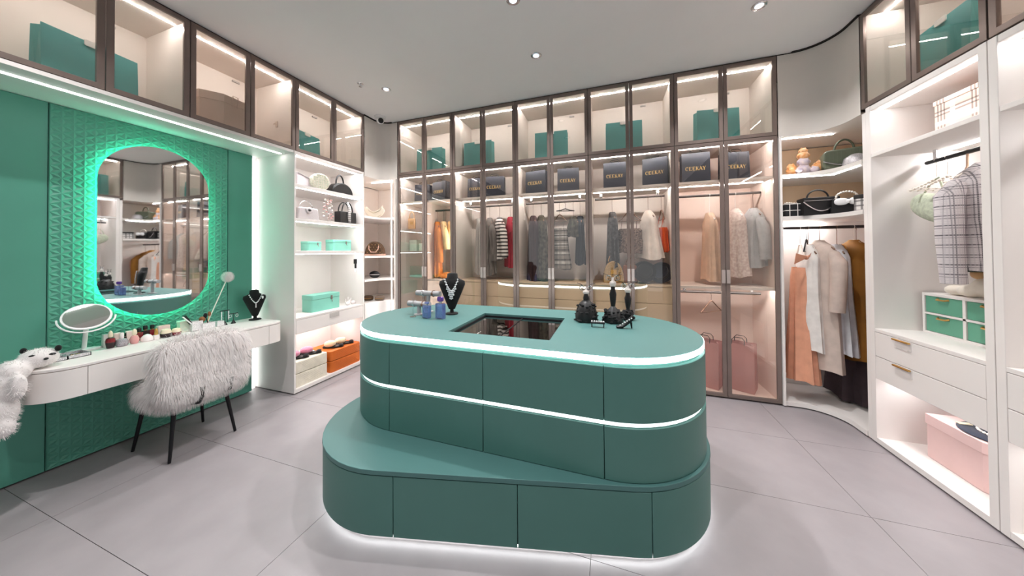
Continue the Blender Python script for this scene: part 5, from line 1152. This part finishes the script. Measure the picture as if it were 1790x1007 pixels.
q = MB(T((2.08, 2.67, 1.78))); superell(q, (0, 0, 0), .05, .075, .10, .8); t = thing('tan_pouch', 'tan fluffy pouch hanging behind the tweed jacket', 'pouch', (2.08, 2.67, 1.68)); q.build('body', C_('tan_fluff', '#c9a78f', bump=(60, .6)), t, smooth=True); MB().tube([(2.08, 2.65, 1.87), (2.12, 2.66, 1.96), (2.13, 2.67, 2.065)], .006, 6).build('loop', C_('tan_fluff', '#c9a78f'), t, smooth=True)
TWD = lines('tweed_check', '#d3cccd', [('x', 21, .12, 0, '#3f3b42', .85), ('x', 21, .08, .22, '#5a555c', .7), ('y', 21, .10, .1, '#4f4b52', .45), ('z', 17, .12, 0, '#3f3b42', .85), ('z', 17, .08, .25, '#5a555c', .7), ('z', 90, .4, 0, '#b9b2b6', .4), ('x', 90, .4, 0, '#bdb6ba', .4)], rough=.95)
t = garment('tweed_jacket', 'grey checked tweed jacket on the rail above green drawers', 'jacket', (XRr, 2.585, 2.05), d90(6), .66, .145, .16, .10, TWD, (.66, .058, .05), rip=.035, kr=5, hm=PEARL, zc=-.10)
MB(T((XRr, 2.585, 2.05), d90(6))).lathe([(.164, -.745), (.17, -.725), (.166, -.70)], n=28, sy=.62).build('hem_trim', C_('dark_fringe', '#4a4d44', noise=(60, .3)), t, smooth=True)
# small chest with green drawers
cx0, cx1, cy0, cy1, cz0, cz1 = 2.09, 2.40, 2.40, 2.925, .856, 1.135
t = thing('small_chest', 'small white chest with four green drawers and gold pulls', 'chest', (2.25, 2.66, .856))
m = MB(); m.box(cx0, cx1, cy0, cy0+.016, cz0, cz1); m.box(cx0, cx1, cy1-.016, cy1, cz0, cz1); m.box(cx0, cx1, (cy0+cy1)/2-.009, (cy0+cy1)/2+.009, cz0+.016, cz1-.018)
m.box(cx0, cx1, cy0+.016, cy1-.016, cz0, cz0+.016); m.box(cx0, cx1, cy0+.016, cy1-.016, cz1-.018, cz1); m.box(cx0, cx1, cy0+.016, cy1-.016, (cz0+cz1)/2-.007, (cz0+cz1)/2+.007); m.box(cx1-.01, cx1, cy0+.016, cy1-.016, cz0+.016, cz1-.018); m.build('body', WHITE, t, bevel=.001, seg=1)
for p_, q_ in ((cy0+.018, (cy0+cy1)/2-.011), ((cy0+cy1)/2+.011, cy1-.018)):
    for z0, z1 in ((cz0+.018, (cz0+cz1)/2-.009), ((cz0+cz1)/2+.009, cz1-.020)):
        d = MB().box(cx0+.006, cx1-.03, p_, q_, z0, z1).build('drawer', mat('drawer_green', '#5f9f86', .5, noise=(5, .03)), t, bevel=.002)
        MB().tube([(cx0+.006, (p_+q_)/2-.035, z1-.012), (cx0-.008, (p_+q_)/2-.025, z1-.018), (cx0-.008, (p_+q_)/2+.025, z1-.018), (cx0+.006, (p_+q_)/2+.035, z1-.012)], .006, 6).build('pull', GOLD, d, smooth=True)
# plush on the chest
t = thing('plush_toy', 'cream and pink plush toy lying on the small chest', 'plush toy', (2.22, 2.60, cz1)); m = MB()
for c, r in (((2.2, 2.62, cz1+.07), (.08, .10, .07)), ((2.17, 2.53, cz1+.045), (.06, .055, .045)), ((2.16, 2.70, cz1+.04), (.055, .06, .04)), ((2.2, 2.55, cz1+.13), (.07, .07, .05)), ((2.16, 2.785, cz1+.035), (.05, .055, .035))): superell(m, c, *r, e=.95, nu=18, nv=10)
bo = m.build('body', mat('cream_plush', '#e9dfd2', .95, noise=(20, .06), sheen=.4), t, smooth=True); rm = bo.modifiers.new('remesh', 'REMESH'); rm.mode = 'VOXEL'; rm.voxel_size = .012; rm.use_smooth_shade = True
q = MB(); superell(q, (2.15, 2.56, cz1+.09), .03, .035, .03, .9); q.build('pink_scarf', PINKF, t, smooth=True); q = MB(); superell(q, (2.17, 2.66, cz1+.15), .04, .04, .035, .9); q.build('gold_ear', TANS, t, smooth=True)
# beaded ring in the next wardrobe
p = LX(1783, 248, 2.05); t = thing('beaded_ring', 'dark beaded ring hanging from the rail of the next wardrobe', 'ring', (2.1, 2.13, 1.9))
pts = [(2.05, 2.12+.05*math.cos(a), 1.98+.055*math.sin(a)) for a in [2*PI*i/20 for i in range(20)]]
MB().tube(pts, .004, 6, closed=True).build('wire', BLKMET, t, smooth=True)
for a in pts: MB().ell(a, .008, .008, .008, 8, 5).build('bead', mat('taupe_bead', '#8a7d78', .4, noise=(20, .1)), t, smooth=True)
MB().tube([(2.05, 2.12, 2.035), (2.09, 2.12, 2.06), (2.13, 2.12, 2.068)], .003, 5).build('loop', BLKMET, t, smooth=True)
